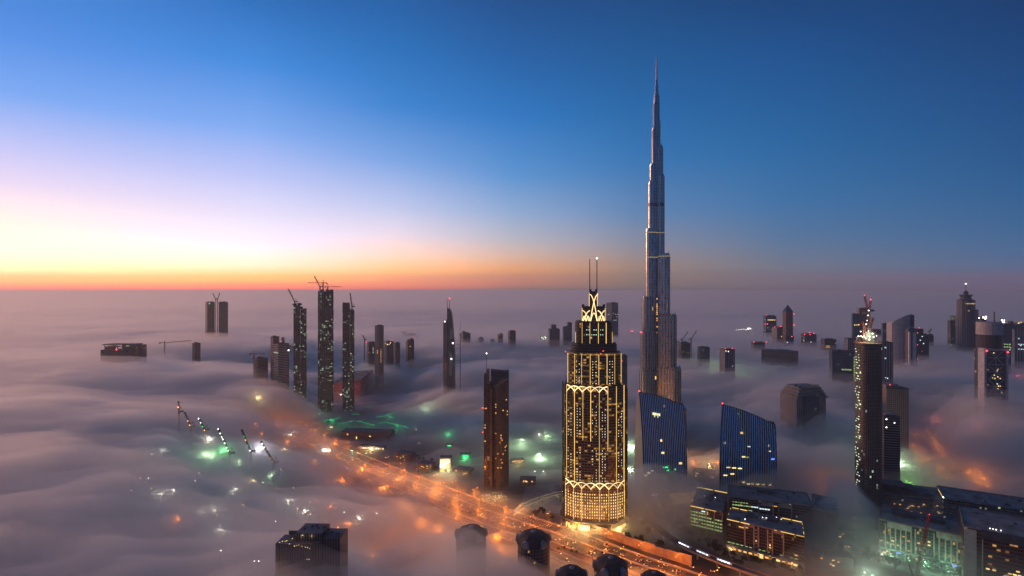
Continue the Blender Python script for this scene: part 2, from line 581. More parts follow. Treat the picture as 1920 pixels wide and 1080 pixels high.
def facade(name, floor=3.6, bay=3.0, wall=(0.12, 0.11, 0.11), glass=(0.02, 0.025, 0.035), fu=0.8, fv=0.6, lit=0.05, litcol=((1.0, 0.62, 0.22), (1.0, 0.85, 0.6)),
           power=1.6, metal=0.0, rough_w=0.6, rough_g=0.12, clump=1.0, seed=0.0, spec=0.5, floorlit=0.0, gmetal=0.0):
    """curtain wall: floors and bays in metres (UV), dark glass panes in a frame, some of the panes lit from inside"""
    m = bpy.data.materials.new(name)
    m.use_nodes = True
    m.cycles.emission_sampling = 'NONE'
    nt = m.node_tree
    N, L = nt.nodes, nt.links
    b = N["Principled BSDF"]

    def M(op, a, c=None):
        n = N.new("ShaderNodeMath")
        n.operation = op
        for i, v in enumerate((a, c)):
            if v is None:
                continue
            if isinstance(v, (int, float)):
                n.inputs[i].default_value = v
            else:
                L.new(v, n.inputs[i])
        return n.outputs[0]

    def mixc(f, a, c):
        n = N.new("ShaderNodeMixRGB")
        for i, v in enumerate((f, a, c)):
            if isinstance(v, tuple):
                n.inputs[i].default_value = (*v, 1)
            elif isinstance(v, (int, float)):
                n.inputs[i].default_value = v
            else:
                L.new(v, n.inputs[i])
        return n.outputs[0]

    uv = N.new("ShaderNodeUVMap")
    uv.uv_map = "UVMap"
    sp = N.new("ShaderNodeSeparateXYZ")
    L.new(uv.outputs[0], sp.inputs[0])
    cu, cv = M('DIVIDE', sp.outputs[0], bay), M('DIVIDE', sp.outputs[1], floor)
    au = M('ABSOLUTE', M('SUBTRACT', M('FRACT', cu), 0.5))
    av = M('ABSOLUTE', M('SUBTRACT', M('FRACT', cv), 0.5))
    win = M('MULTIPLY', M('LESS_THAN', au, fu / 2), M('LESS_THAN', av, fv / 2))
    win = M('MULTIPLY', win, M('GREATER_THAN', sp.outputs[1], -50.0))
    idv = N.new("ShaderNodeCombineXYZ")
    L.new(M('FLOOR', cu), idv.inputs[0])
    L.new(M('FLOOR', cv), idv.inputs[1])
    oi = N.new("ShaderNodeObjectInfo")
    L.new(M('ADD', M('MULTIPLY', oi.outputs["Random"], 91.0), seed), idv.inputs[2])
    wn = N.new("ShaderNodeTexWhiteNoise")
    wn.noise_dimensions = '3D'
    L.new(idv.outputs[0], wn.inputs[0])
    sc = N.new("ShaderNodeSeparateColor")
    L.new(wn.outputs["Color"], sc.inputs[0])
    nz = N.new("ShaderNodeTexNoise")
    nz.inputs["Scale"].default_value = 0.13
    nz.inputs["Detail"].default_value = 1.0
    L.new(idv.outputs[0], nz.inputs["Vector"])
    pr = M('MULTIPLY', lit, M('MAXIMUM', M('ADD', 1.0, M('MULTIPLY', M('SUBTRACT', nz.outputs["Fac"], 0.5), 7.0 * clump)), 0.0))
    if floorlit:
        fn = N.new("ShaderNodeTexWhiteNoise")
        fn.noise_dimensions = '1D'
        L.new(M('ADD', M('FLOOR', cv), seed), fn.inputs["W"])
        pr = M('ADD', pr, M('MULTIPLY', M('LESS_THAN', fn.outputs["Value"], floorlit), 0.5))
    on = M('MULTIPLY', win, M('LESS_THAN', wn.outputs["Value"], pr))
    g2 = mixc(sc.outputs[1], tuple(c * 0.6 for c in glass), tuple(c * 1.4 for c in glass))
    nw = N.new("ShaderNodeTexNoise")
    nw.inputs["Scale"].default_value = 0.05
    nw.inputs["Detail"].default_value = 4
    L.new(uv.outputs[0], nw.inputs["Vector"])
    w2 = mixc(nw.outputs["Fac"], tuple(c * 0.7 for c in wall), tuple(c * 1.3 for c in wall))
    L.new(mixc(win, w2, g2), b.inputs["Base Color"])
    L.new(M('ADD', M('MULTIPLY', win, rough_g - rough_w), rough_w), b.inputs["Roughness"])
    L.new(M('ADD', M('MULTIPLY', win, gmetal - metal), metal), b.inputs["Metallic"])
    b.inputs["Specular IOR Level"].default_value = spec
    L.new(mixc(sc.outputs[0], litcol[0], litcol[1]), b.inputs["Emission Color"])
    L.new(M('MULTIPLY', on, M('MULTIPLY', M('ADD', M('POWER', sc.outputs[2], 2.0), 0.15), power)), b.inputs["Emission Strength"])
    return m


WARM = ((1.0, 0.50, 0.14), (1.0, 0.72, 0.34))
PALE = ((0.85, 1.0, 0.70), (1.0, 0.95, 0.75))
COOL = ((0.6, 0.9, 1.0), (0.9, 1.0, 0.8))

M_STEEL = plain("dark_steel", (0.06, 0.06, 0.065), 0.5, 0.6)
M_REDSTEEL = plain("red_painted_steel", (0.30, 0.04, 0.035), 0.5, 0.2)
M_YELSTEEL = plain("yellow_painted_steel", (0.35, 0.17, 0.05), 0.5, 0.2)
M_CONC = plain("bare_concrete", (0.24, 0.22, 0.21), 0.85)
M_DCONC = plain("dark_concrete", (0.10, 0.095, 0.10), 0.85)
M_WHITE = plain("white_cladding", (0.55, 0.54, 0.55), 0.6)
M_ROOF = plain("grey_roof_membrane", (0.25, 0.215, 0.19), 0.9, vary=0.4, scale=0.08)
M_DROOF = plain("dark_roof", (0.06, 0.057, 0.065), 0.7, vary=0.4)
G_RED = glow("red_warning_lamp", (1.0, 0.05, 0.07), 5.0)
G_WHITE = glow("white_lamp", (1.0, 0.95, 0.82), 7.0)
G_GREENW = glow("greenish_lamp", (0.75, 1.0, 0.6), 6.0)
G_GREEN = glow("green_lamp", (0.0, 1.0, 0.22), 2.2)
G_ORANGE = glow("sodium_lamp", (1.0, 0.36, 0.06), 7.0)
G_GOLD = glow("gold_light_strip", (1.0, 0.62, 0.17), 1.35)
G_GOLDW = glow("pale_gold_light_strip", (1.0, 0.68, 0.32), 2.0)
G_WIN = glow("warm_lit_pane", (1.0, 0.66, 0.25), 1.6)
G_WINW = glow("white_lit_pane", (1.0, 0.86, 0.62), 1.8)
G_WINO = glow("orange_lit_pane", (1.0, 0.46, 0.10), 1.0)
G_WING = glow("greenish_lit_pane", (0.55, 0.80, 0.30), 0.55)
G_WINC = glow("cool_lit_pane", (0.75, 0.92, 1.0), 1.1)
G_BLUE = glow("blue_sign", (0.1, 0.25, 1.0), 2.5)


def point(parent, loc, color, watts, size=0.5, name="lamp_light"):
    l = bpy.data.lights.new(name, 'POINT')
    l.energy = watts
    l.color = color
    l.shadow_soft_size = size
    o = bpy.data.objects.new(name, l)
    o.location = loc
    col.objects.link(o)
    if parent is not None:
        o.parent = parent
    return o


def red_lights(root, pts, r):
    """aviation warning lamps, each a part of its building"""
    m = MB().ball((0, 0, 0), r, 8, 5)
    o = m.build("warning_light", G_RED, root)
    o.location = pts[0]
    for p in pts[1:]:
        c = o.copy()
        col.objects.link(c)
        c.location = p
        c.parent = root


def lit_panes(root, spots, w, h, mat, name="lit_window", limit=100):
    """lit windows set just proud of a wall: spots are (x, y, z, nx, ny); each a part of its own up to the limit, the rest one part"""
    me = None
    for k, (x, y, z, nx, ny) in enumerate(spots[:limit]):
        if me is None:
            b = MB()
            b.box(0, 0, 0, w, 0.3, h)
            o = b.build(name, mat, root)
            me = o
        else:
            o = me.copy()
            col.objects.link(o)
            o.parent = root
        o.location = (x + nx * 0.2, y + ny * 0.2, z)
        o.rotation_euler = (0, 0, math.atan2(ny, nx) + math.pi / 2)
    if len(spots) > limit:
        b = MB()
        for x, y, z, nx, ny in spots[limit:]:
            b.box(x + nx * 0.2, y + ny * 0.2, z, w, 0.3, h, math.atan2(ny, nx) + math.pi / 2)
        o = b.build(name, mat, root)
        o["kind"] = "stuff"


def wall_spots(p, q, z0, z1, nu, nv, keep=1.0, rr=rnd, inset=0.5):
    """a grid of window places on the wall from p to q (outside on its right-hand side when walking p -> q)"""
    dx, dy = q[0] - p[0], q[1] - p[1]
    ln = math.hypot(dx, dy)
    nx, ny = dy / ln, -dx / ln
    res = []
    for j in range(nv):
        for i in range(nu):
            if rr.random() <= keep:
                t = (i + inset) / nu
                res.append((p[0] + dx * t, p[1] + dy * t, z0 + (z1 - z0) * (j + 0.5) / nv, nx, ny))
    return res

# ------------------------------------------------------------------ ground
def noise_ground():
    m = bpy.data.materials.new("city_ground")
    m.use_nodes = True
    nt = m.node_tree
    N, L = nt.nodes, nt.links
    b = N["Principled BSDF"]
    tc = N.new("ShaderNodeTexCoord")
    n1 = N.new("ShaderNodeTexNoise")
    n1.inputs["Scale"].default_value = 0.012
    n1.inputs["Detail"].default_value = 8
    L.new(tc.outputs["Object"], n1.inputs["Vector"])
    v = N.new("ShaderNodeTexVoronoi")
    v.inputs["Scale"].default_value = 0.02
    L.new(tc.outputs["Object"], v.inputs["Vector"])
    r = N.new("ShaderNodeValToRGB")
    e = r.color_ramp.elements
    e[0].position, e[0].color = 0.35, (0.022, 0.026, 0.020, 1)
    e[1].position, e[1].color = 0.65, (0.085, 0.072, 0.058, 1)
    L.new(n1.outputs["Fac"], r.inputs[0])
    mx = N.new("ShaderNodeMixRGB")
    mx.blend_type = 'MULTIPLY'
    mx.inputs[0].default_value = 0.5
    L.new(r.outputs[0], mx.inputs[1])
    L.new(v.outputs["Color"], mx.inputs[2])
    L.new(mx.outputs[0], b.inputs["Base Color"])
    b.inputs["Roughness"].default_value = 0.95
    return m


g = MB()
g.face([(24000 * math.cos(2 * math.pi * k / 64), 24000 * math.sin(2 * math.pi * k / 64), 0) for k in range(64)])
tag(g.build("ground", noise_ground()), "dark sandy city ground under the fog", None, kind="structure")


# ------------------------------------------------------------------ the tallest tower: three winged, stepped, with a needle
def silver_tower():
    Y, s, cx = 1160.0, 1.16, 1231.0
    zt = lambda py: CAMZ - (py - HY) * s
    t = thing("skyscraper", "tallest tower of all, a silver stepped needle rising far above the fog", "skyscraper", ((cx - CX) * s, Y, 0))
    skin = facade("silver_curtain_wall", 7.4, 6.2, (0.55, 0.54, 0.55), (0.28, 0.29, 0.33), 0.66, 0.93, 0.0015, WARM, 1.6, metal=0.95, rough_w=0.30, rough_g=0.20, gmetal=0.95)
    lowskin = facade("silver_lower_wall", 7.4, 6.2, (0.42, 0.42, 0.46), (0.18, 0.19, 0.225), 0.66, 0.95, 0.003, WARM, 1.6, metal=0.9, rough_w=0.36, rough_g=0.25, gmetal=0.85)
    ribm = plain("rib_steel", (0.50, 0.49, 0.50), 0.28, 0.9, 0.1)
    left = [(1224.0, 195), (1221.5, 243), (1217, 311), (1214, 345), (1208.6, 432), (1201, 558), (1197.6, 623), (1195.8, 690), (1188, 752)]
    right = [(1235.2, 177), (1237.4, 226), (1242, 276), (1244.3, 330), (1253.4, 478), (1264, 590), (1271.5, 687), (1280, 760)]
    back = [(7, 205), (10, 262), (14, 330), (20, 410), (28, 520), (36, 640), (44, 740)]

    def wing(ang, tiers):
        w = bpy.data.objects.new("wing", None)
        col.objects.link(w)
        w.parent = t
        for dx, py in tiers:
            r = min(4.2 + 0.2 * dx, dx * 0.95)
            L = (dx - r) / 0.866 + r
            m = MB().prism(capsule(ang, L, r, 14), 0, zt(py))
            # parapet lip and plant deck on the terrace
            m.prism(capsule(ang, L - 1.2, r - 1.2, 10), zt(py), zt(py) + 3.0)
            m.tube(((L - 3) * math.cos(ang), (L - 3) * math.sin(ang), zt(py)), ((L - 3) * math.cos(ang), (L - 3) * math.sin(ang), zt(py) + 7), 0.7, 5)
            fn = MB()                                     # bright steel ribs running up the tier
            ca, sa = math.cos(ang), math.sin(ang)
            for q in range(40):
                d = L - r - 6.5 * q
                if d < 2:
                    break
                for sg in (-1, 1):
                    fn.box(d * ca - sg * (r + 0.3) * sa, d * sa + sg * (r + 0.3) * ca, zt(py) / 2 - 1, 1.0, 1.0, zt(py) - 3, ang)
            for q in range(-2, 3):
                an = ang + q * 0.52
                fn.box((L - r) * ca + (r + 0.3) * math.cos(an), (L - r) * sa + (r + 0.3) * math.sin(an), zt(py) / 2 - 1, 0.8, 0.8, zt(py) - 3, an)
            fn.build("steel_ribs", ribm, w)
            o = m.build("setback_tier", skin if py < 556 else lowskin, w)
            for f in o.data.polygons:
                f.use_smooth = False
    wing(R(210), [((cx - p) * s, py) for p, py in left])
    wing(R(330), [((p - cx) * s, py) for p, py in right])
    wing(R(90), [(d * s, py) for d, py in back])
    c = MB()
    for r, p0, p1 in ((9.5, 824, 300), (6.6, 300, 178), (4.0, 178, 161), (2.8, 161, 150)):
        c.prism(ellipse(0, 0, r, r, 14), max(0, zt(p0)), zt(p1))
    c.build("core", skin, t)
    sp = MB().tube((0, 0, zt(150)), (0, 0, zt(128)), 1.9, 8, 1.6).tube((0, 0, zt(128)), (0, 0, zt(109)), 1.4, 8, 0.9)
    sp.build("spire", plain("spire_steel", (0.35, 0.33, 0.34), 0.4, 0.7), t)
    # lit plant floors seen as thin pale bands
    for ang, dxs, pys in ((R(210), (1208.6,), (437, 483)), (R(330), (1253.4,), (481,)), (R(330), (1244.3,), (437,))):
        for p in dxs:
            dx = abs(p - cx) * s
            r = min(4.2 + 0.2 * dx, dx * 0.95)
            L = (dx - r) / 0.866 + r
            for py in pys:
                MB().prism(capsule(ang, L + 0.15, r + 0.15, 14), zt(py) - 1.0, zt(py) + 0.8).build("lit_band", glow("plant_floor_light", (1.0, 0.80, 0.40), 0.33), t)
    for ang, dx, py in ((R(210), 17 * s, 385), (R(330), 13.3 * s, 385)):
        r = 4.2 + 0.2 * dx
        L = (dx - r) / 0.866 + r
        MB().prism(capsule(ang, L + 0.12, r + 0.12, 14), zt(py) - 3.5, zt(py) + 3.5).build("louvre_band", M_STEEL, t)
    # a rank of lit windows up the left shoulder
    a = R(210)
    dx = (cx - 1201) * s
    r = 4.2 + 0.2 * dx
    sp = []
    for z0, z1, n in ((zt(600), zt(566), 9), (zt(640), zt(606), 6), (zt(560), zt(556), 1)):
        for k in range(n):
            if rnd.random() < 0.8:
                sp.append((10 * math.cos(a) + r * math.cos(a + math.pi / 2), 10 * math.sin(a) + r * math.sin(a + math.pi / 2), z0 + (z1 - z0) * k / n, math.cos(a + math.pi / 2), math.sin(a + math.pi / 2)))
    lit_panes(t, sp, 3.0, 3.0, G_WINO)
    red_lights(t, [((1197.5 - cx) * s - 1, -22, zt(623) + 2)], 1.5)


silver_tower()


# ------------------------------------------------------------------ gold lit hotel tower
def gold_tower():
    Y = 742.0
    s = Y / 1000
    cx = 1114.0
    zt = lambda py: CAMZ - (py - HY) * s
    rot = -0.07
    t = thing("hotel_tower", "dark stepped tower outlined in gold light strips with twin masts", "skyscraper", ((cx - CX) * s, Y, 0), rot)
    P = 2.3

    def srf(a, b, x, out=0.0):
        q = max(0.0, 1 - (abs(x) / a) ** P)
        return (x, -b * q ** (1 / P) - out)

    skin = facade("balcony_wall", 3.7, 4.2, (0.10, 0.075, 0.058), (0.014, 0.012, 0.012), 0.86, 0.55, 0.22, ((1.0, 0.46, 0.08), (1.0, 0.64, 0.20)), 0.6, rough_g=0.2, clump=1.2, floorlit=0.06)
    dark = facade("dark_upper_wall", 3.7, 3.0, (0.035, 0.032, 0.034), (0.010, 0.011, 0.014), 0.80, 0.70, 0.02, WARM, 0.6)
    podm = facade("podium_wall", 3.7, 3.4, (0.22, 0.15, 0.085), (0.04, 0.025, 0.015), 0.55, 0.55, 0.10, ((1.0, 0.56, 0.14), (1.0, 0.72, 0.32)), 0.9)
    tiers = [  # name, x0, x1, ytop, ybottom, depth ratio, material
        ("podium", 1057, 1172, 897, None, 0.62, podm),
        ("shaft", 1058.5, 1170.5, 719, 897, 0.60, skin),
        ("shaft", 1063.5, 1164, 661, 719, 0.58, skin),
        ("shoulder", 1071, 1156, 645, 661, 0.60, dark),
        ("shaft", 1078, 1147.7, 604, 645, 0.60, dark),
        ("crown", 1090.5, 1134.5, 577, 604, 0.60, dark),
        ("crown", 1104.2, 1120.4, 549, 577, 0.80, dark),
    ]
    dims = []
    for nm, x0, x1, yt, yb, rb, m in tiers:
        a = (x1 - x0) / 2 * s
        ox = ((x0 + x1) / 2 - cx) * s
        b = a * rb
        z0 = 0 if yb is None else zt(yb)
        poly = [(x + ox, y) for x, y in ellipse(0, 0, a, b, 40, P)]
        mb = MB().prism(poly, z0, zt(yt))
        mb.prism([(x + ox, y) for x, y in ellipse(0, 0, a - 1.2, b - 1.2, 32, P)], zt(yt), zt(yt) + 2.2)
        if nm == "crown":
            for sx in (-1, 1):
                mb.box(ox + sx * (a - 2.0), -b * 0.2, zt(yt) + 2.5, 3.2, 4, 5)
        mb.build(nm, m, t)
        dims.append((a, b, ox, z0, zt(yt)))
    # side fins: flat dark end walls standing proud of the curve
    fin = MB()
    for px, yt in ((1055.6, 717), (1172.6, 725)):
        fin.box((px - cx) * s, 0, zt(yt) / 2, 2.0, 22, zt(yt))
    fin.build("end_wall", dark, t)
    for px in (1105.6, 1118.9):
        MB().tube(((px - cx) * s, -2, zt(556)), ((px - cx) * s, -2, zt(486)), 0.75, 8, 0.55).build("mast", M_STEEL, t)
    lampm = MB().ball(((1118.9 - cx) * s, -2, zt(484.5)), 1.0, 8, 5)
    lampm.build("mast_light", G_WHITE, t)
    # vertical light strips, each tier its own set
    sets = [(0, (1060, 1074.5, 1088.6, 1121, 1137.5, 1154, 1168), 6, 897), (1, (1062, 1076, 1091, 1105, 1120.5, 1136, 1152, 1167.5), None, 897),
            (2, (1064.5, 1076.5, 1089, 1104.5, 1120, 1135, 1149.5, 1163), None, None), (4, (1079, 1090.5, 1104.5, 1120, 1134.5, 1147), None, None)]
    strip = lambda a, b, ox, px, z0, z1, w=0.6: MB().box(*srf(a, b, max(-a * 0.985, min(a * 0.985, (px - cx) * s - ox)), 0.35), (z0 + z1) / 2, w, 0.7, z1 - z0)
    for ti, pxs, za, zb in sets:
        a, b, ox, z0, z1 = dims[ti]
        for k, px in enumerate(pxs):
            lo = 12.0 if ti == 0 else z0
            if ti == 4:
                lo, z1b = (zt(645), z1) if px in (1090.5, 1134.5) else (zt(650), zt(622) if px in (1079, 1147) else z1)
            else:
                z1b = z1
            if ti == 1 and px in (1091, 1105, 1136):
                lo = z0 + rnd.uniform(20, 60)
            o = strip(a, b, ox, px, lo, z1b).build("light_strip", G_GOLD, t)
            o.location.x += ox
    for px in (1104.6, 1119.8):
        a, b, ox, z0, z1 = dims[6]
        o = strip(a, b, ox, px, zt(608), z1).build("light_strip", G_GOLD, t)
        o.location.x += ox
    for px in (1091.2, 1134):
        a, b, ox, z0, z1 = dims[5]
        o = strip(a, b, ox, px, z0, z1).build("light_strip", G_GOLD, t)
        o.location.x += ox

    # interlaced arches
    def arch(dim, x0, x1, z0, z1, kind, r=0.55):
        a, b, ox, _, _ = dim
        pts = []
        for k in range(9):
            u = k / 8
            x = ((x0 + (x1 - x0) * u) - cx) * s - ox
            x = max(-a * 0.98, min(a * 0.98, x))
            if kind == 0:
                z = z0 + (z1 - z0) * (1 - (2 * u - 1) ** 2)          # a full arch
            elif kind == 1:
                z = z0 + (z1 - z0) * (1 - (1 - u) ** 2)              # rising to the right
            else:
                z = z0 + (z1 - z0) * (1 - u ** 2)                    # falling to the right
            y = srf(a, b, x, 0.7)[1]
            pts.append((x + ox, y, z))
        MB().path(pts, r).build("light_arch", G_GOLDW, t)
    d = dims[5]
    z0, z1 = zt(609), zt(582)
    dd = (d[0] * 1.02, d[1] * 1.02 + 1.0, d[2], 0, 0)
    for x0, x1 in ((1091.5, 1105), (1119.5, 1133.5)):
        arch(dd, x0, x1, z0, z1, 1)
        arch(dd, x0, x1, z0, z1, 2)
        arch(dd, x0, (x0 + x1) / 2, z0 + 4, zt(592), 0, 0.45)
        arch(dd, (x0 + x1) / 2, x1, z0 + 4, zt(592), 0, 0.45)
    arch(dd, 1105, 1119.5, z0, zt(552), 1)
    arch(dd, 1105, 1119.5, z0, zt(552), 2)
    arch(dd, 1105, 1119.5, z0, zt(586), 0)
    for i, (x0, x1) in enumerate(((1063, 1076), (1076, 1090), (1090, 1105), (1105, 1120), (1120, 1135))):
        arch(dims[1], x0, x1, zt(729), zt(719), 1, 0.6)
        arch(dims[1], x0, x1, zt(729), zt(719), 2, 0.6)
    for x0, x1 in ((1060, 1074.5), (1074.5, 1088.6), (1088.6, 1105), (1105, 1121), (1121, 1137.5), (1137.5, 1154), (1154, 1168)):
        arch(dims[0], x0, x1, zt(904), zt(893), 1, 0.55)
        arch(dims[0], x0, x1, zt(904), zt(893), 2, 0.55)

    # window grids: (x, y, z, normal) on a tier's curve
    def spots(ti, pxs, zs, keep):
        a, b, ox, z0, z1 = dims[ti]
        out = []
        for z in zs:
            for px in pxs:
                if rnd.random() > keep:
                    continue
                x = (px - cx) * s - ox
                if abs(x) > a * 0.97:
                    continue
                y = srf(a, b, x)[1]
                dx = 0.5
                y2 = srf(a, b, min(a * 0.99, x + dx))[1]
                nx, ny = (y2 - y), -dx
                l = math.hypot(nx, ny)
                out.append((x + ox, y, z, nx / l, ny / l))
        return out
    zs = [20 + 3.9 * k for k in range(9)]
    pod = spots(0, [1061 + 4.25 * k for k in range(26)], zs, 0.93)
    pod.sort(key=lambda q: abs(q[0]))
    lit_panes(t, pod, 1.1, 1.5, G_WIN, "podium_window", 100)
    up = []
    for ti, cols, zlo, zhi in ((1, (1065, 1070, 1081, 1086, 1108, 1115, 1126, 1131, 1156, 1162), zt(890), zt(732)), (2, (1080, 1085, 1109, 1115, 1140, 1145), zt(714), zt(668))):
        n = int((zhi - zlo) / 3.7)
        for k in range(n):
            if (k // 4) % 4 != 3:
                up += spots(ti, cols, [zlo + k * 3.7], 0.72)
    rnd.shuffle(up)
    lit_panes(t, up, 0.75, 0.95, G_WINW, "lit_window", 90)
    cool = spots(4, (1099, 1103, 1108, 1112, 1116, 1124, 1128), (zt(617), zt(626)), 0.9)
    lit_panes(t, cool, 1.3, 1.0, glow("cool_white_pane", (0.6, 1.0, 0.85), 1.2), "crown_window")
    red_lights(t, [((1060.5 - cx) * s, -4, zt(659)), ((1128 - cx) * s, -20, zt(655)), ((1124 - cx) * s, -20, zt(660))], 0.7)
    # plinth, ring canopy and lit entrances
    a, b, ox, _, _ = dims[0]
    MB().prism(ellipse(0, 0, a + 3, b + 4, 40, P), 0.3, 7.5).build("plinth", plain("plinth_stone", (0.22, 0.17, 0.12), 0.7), t)
    MB().prism(ellipse(0, 0, a + 4.5, b + 5.5, 40, P), 14.2, 15.2).build("canopy_ring", M_DCONC, t)
    for x0, x1, h in ((-40, -34, 6), (-31, -26, 6), (-24, -8, 6.5), (20, 42, 5.5)):
        m = MB()
        n = max(1, int((x1 - x0) / 2.4))
        for k in range(n):
            x = x0 + (x1 - x0) * (k + 0.5) / n
            m.box(*srf(a + 3, b + 4, x, 0.2), 7.7 + h / 2 - 3, (x1 - x0) / n - 0.5, 0.6, h)
        m.build("lit_entrance", G_GOLD if x0 > 0 or x0 < -25 else G_WIN, t)
    m = MB()
    for k in range(6):
        x0, x1 = 20 + k * 4.2, 24 + k * 4.2
        y0, y1 = srf(a + 3, b + 4, min(x0, a))[1], srf(a + 3, b + 4, min(x1, a))[1]
        z = 13 + 0.9 * k
        m.face([(x0, y0 - 9, z - 2), (x1, y1 - 9, z - 1.2), (x1, y1, z + 1.2), (x0, y0, z)])
    m.build("entrance_canopy", plain("canopy_panel", (0.5, 0.42, 0.25), 0.5), t)
    for x, w in ((-34, 9e3), (-16, 1.6e4), (30, 2.2e4), (0, 6e3)):
        q = srf(a + 3, b + 4, x, 6)
        point(t, (q[0], q[1], 10), (1.0, 0.66, 0.25), w, 1.5)
    for x in (-36, -18, 0, 18, 36):
        q = srf(a, b, x, 14)
        point(t, (q[0], q[1], 30), (1.0, 0.62, 0.25), 4.5e3, 2.0)


gold_tower()


# ------------------------------------------------------------------ the pair of blue glass sail towers
def sail_tower(label, topL, topR, lefts, rights, YL, YR, back_px, lean, lit, sign, dbl):
    """lefts / rights: photo column of the face's left and right edge at base, middle and top"""
    t = thing("sail_tower", label, "office tower", ((topL[0] - CX) / F * YL, YL, 0), group="pair of blue glass towers with slanted tops")
    o0 = Vector(t.location)

    def quad(c, v):
        return c[0] * (1 - v) * (1 - 2 * v) + c[1] * 4 * v * (1 - v) + c[2] * v * (2 * v - 1)

    YtL, YtR = YL + lean, YR + lean
    zL = CAMZ - (topL[1] - HY) / F * YtL
    zR = CAMZ - (topR[1] - HY) / F * YtR

    def srf(u, v, out=0.0):
        zt = zL + (zR - zL) * u + 4.5 * math.sin(math.pi * u)
        z = zt * v
        Yb = YL + (YR - YL) * u - 5.0 * math.sin(math.pi * u) - out
        Y = Yb + lean * v * v
        px = quad(lefts, v) * (1 - u) + quad(rights, v) * u
        return Vector(((px - CX) / F * (Y + out), Y, z)) - o0
    nu, nv = 30, 26
    m = MB()
    for i in range(nu):
        for j in range(nv):
            u0, u1, v0, v1 = i / nu, (i + 1) / nu, j / nv, (j + 1) / nv
            a, b, c, d = srf(u0, v0), srf(u1, v0), srf(u1, v1), srf(u0, v1)
            W = 84.0
            m.face([a, b, c, d], [(u0 * W, a.z), (u1 * W, b.z), (u1 * W, c.z), (u0 * W, d.z)])
    glass = facade("blue_sail_glass" + dbl, 4.0, 2.8, (0.02, 0.06, 0.10), (0.035, 0.125, 0.22), 0.9, 0.86, 0.004, ((1.0, 0.7, 0.35), (0.9, 1.0, 0.7)), 0.8, gmetal=1.0, metal=0.8, rough_w=0.3, rough_g=0.10, clump=1.2)
    m.build("glass_front", glass, t)
    # fins: pale blades running up the front
    f = MB()
    for i in range(1, 25):
        u = i / 25
        for j in range(nv):
            v0, v1 = j / nv, (j + 1) / nv
            a, b = srf(u, v0), srf(u, v1)
            a2, b2 = a + Vector((0, -1.1, 0)), b + Vector((0, -1.1, 0))
            w = Vector((0.5, 0, 0))
            f.face([a2 - w, a2 + w, b2 + w, b2 - w])
            f.face([a - w, a2 - w, b2 - w, b - w])
            f.face([a2 + w, a + w, b + w, b2 + w])
    f.build("facade_fins", plain("blue_fin_metal" + dbl, (0.34, 0.68, 0.98), 0.5, 0.25, 0.1), t)
    # side and back shells, sloping roof
    back = 40.0

    def bk(u, v):
        zt = (zL + (zR - zL) * u) * (0.86 if u < 0.5 else 1.0)
        z = zt * v
        Y = YL + back + (YR - YL) * u + 4
        Y = max(Y, YL + (YR - YL) * u + lean + 3)
        px = (back_px if u < 0.5 else quad(rights, v) - 3)
        if u < 0.5:
            px = back_px + (topL[0] - back_px) * max(0, v - 0.55) / 0.45 * 0.35
        return Vector(((px - CX) / F * Y, Y, z)) - o0
    sd = MB()
    n = 16
    for u in (0.0, 1.0):
        for j in range(n):
            v0, v1 = j / n, (j + 1) / n
            a, b, c, d = bk(u, v0), srf(u, v0), srf(u, v1), bk(u, v1)
            w = (b - a).length
            q = [a, b, c, d] if u == 0 else [b, a, d, c]
            sd.face(q, [(0, a.z), (w, a.z), (w, c.z), (0, d.z)])
    a, b, c, d = bk(0, 0), bk(1, 0), bk(1, 1), bk(0, 1)
    sd.face([b, a, d, c], [(0, 0), (80, 0), (80, c.z), (0, d.z)])
    sd.build("side_wall", facade("sail_side_wall" + dbl, 4.0, 6.0, (0.20, 0.19, 0.19), (0.05, 0.06, 0.07), 0.3, 0.4, 0.01, WARM, 0.6), t)
    rf = MB()
    k = 12
    for i in range(k):
        u0, u1 = i / k, (i + 1) / k
        fa, fb = srf(u0, 1), srf(u1, 1)
        ba, bb = d + (c - d) * u0, d + (c - d) * u1
        rf.face([fa, fb, bb, ba])
    rf.build("roof", M_DROOF, t)
    e = MB()
    for i in range(k):
        e.tube(srf(i / k, 1) + Vector((0, -0.6, 0.2)), srf((i + 1) / k, 1) + Vector((0, -0.6, 0.2)), 0.7, 5)
    e.build("parapet_rail", M_STEEL, t)
    red_lights(t, [tuple(srf(0.004, 1) + Vector((0, -0.5, 1.6)))], 1.15)
    for u, v, w, h, mt in lit:
        p = srf(u, v, 1.3)
        MB().box(p.x, p.y, p.z, w, 0.4, h).build("lit_window", mt, t)
    if sign:
        u, v = sign
        for k in range(5):
            p = srf(u + 0.034 * k, v, 1.5)
            mb = MB().box(p.x, p.y, p.z, 2.1, 0.4, 3.6)
            if k in (1, 3):
                mb.box(p.x, p.y, p.z - 3.6, 1.0, 0.4, 2.6)
            mb.build("lit_sign", glow("sign_light" + str(k), (1.0, 0.90, 0.45), 1.2), t)
    return t


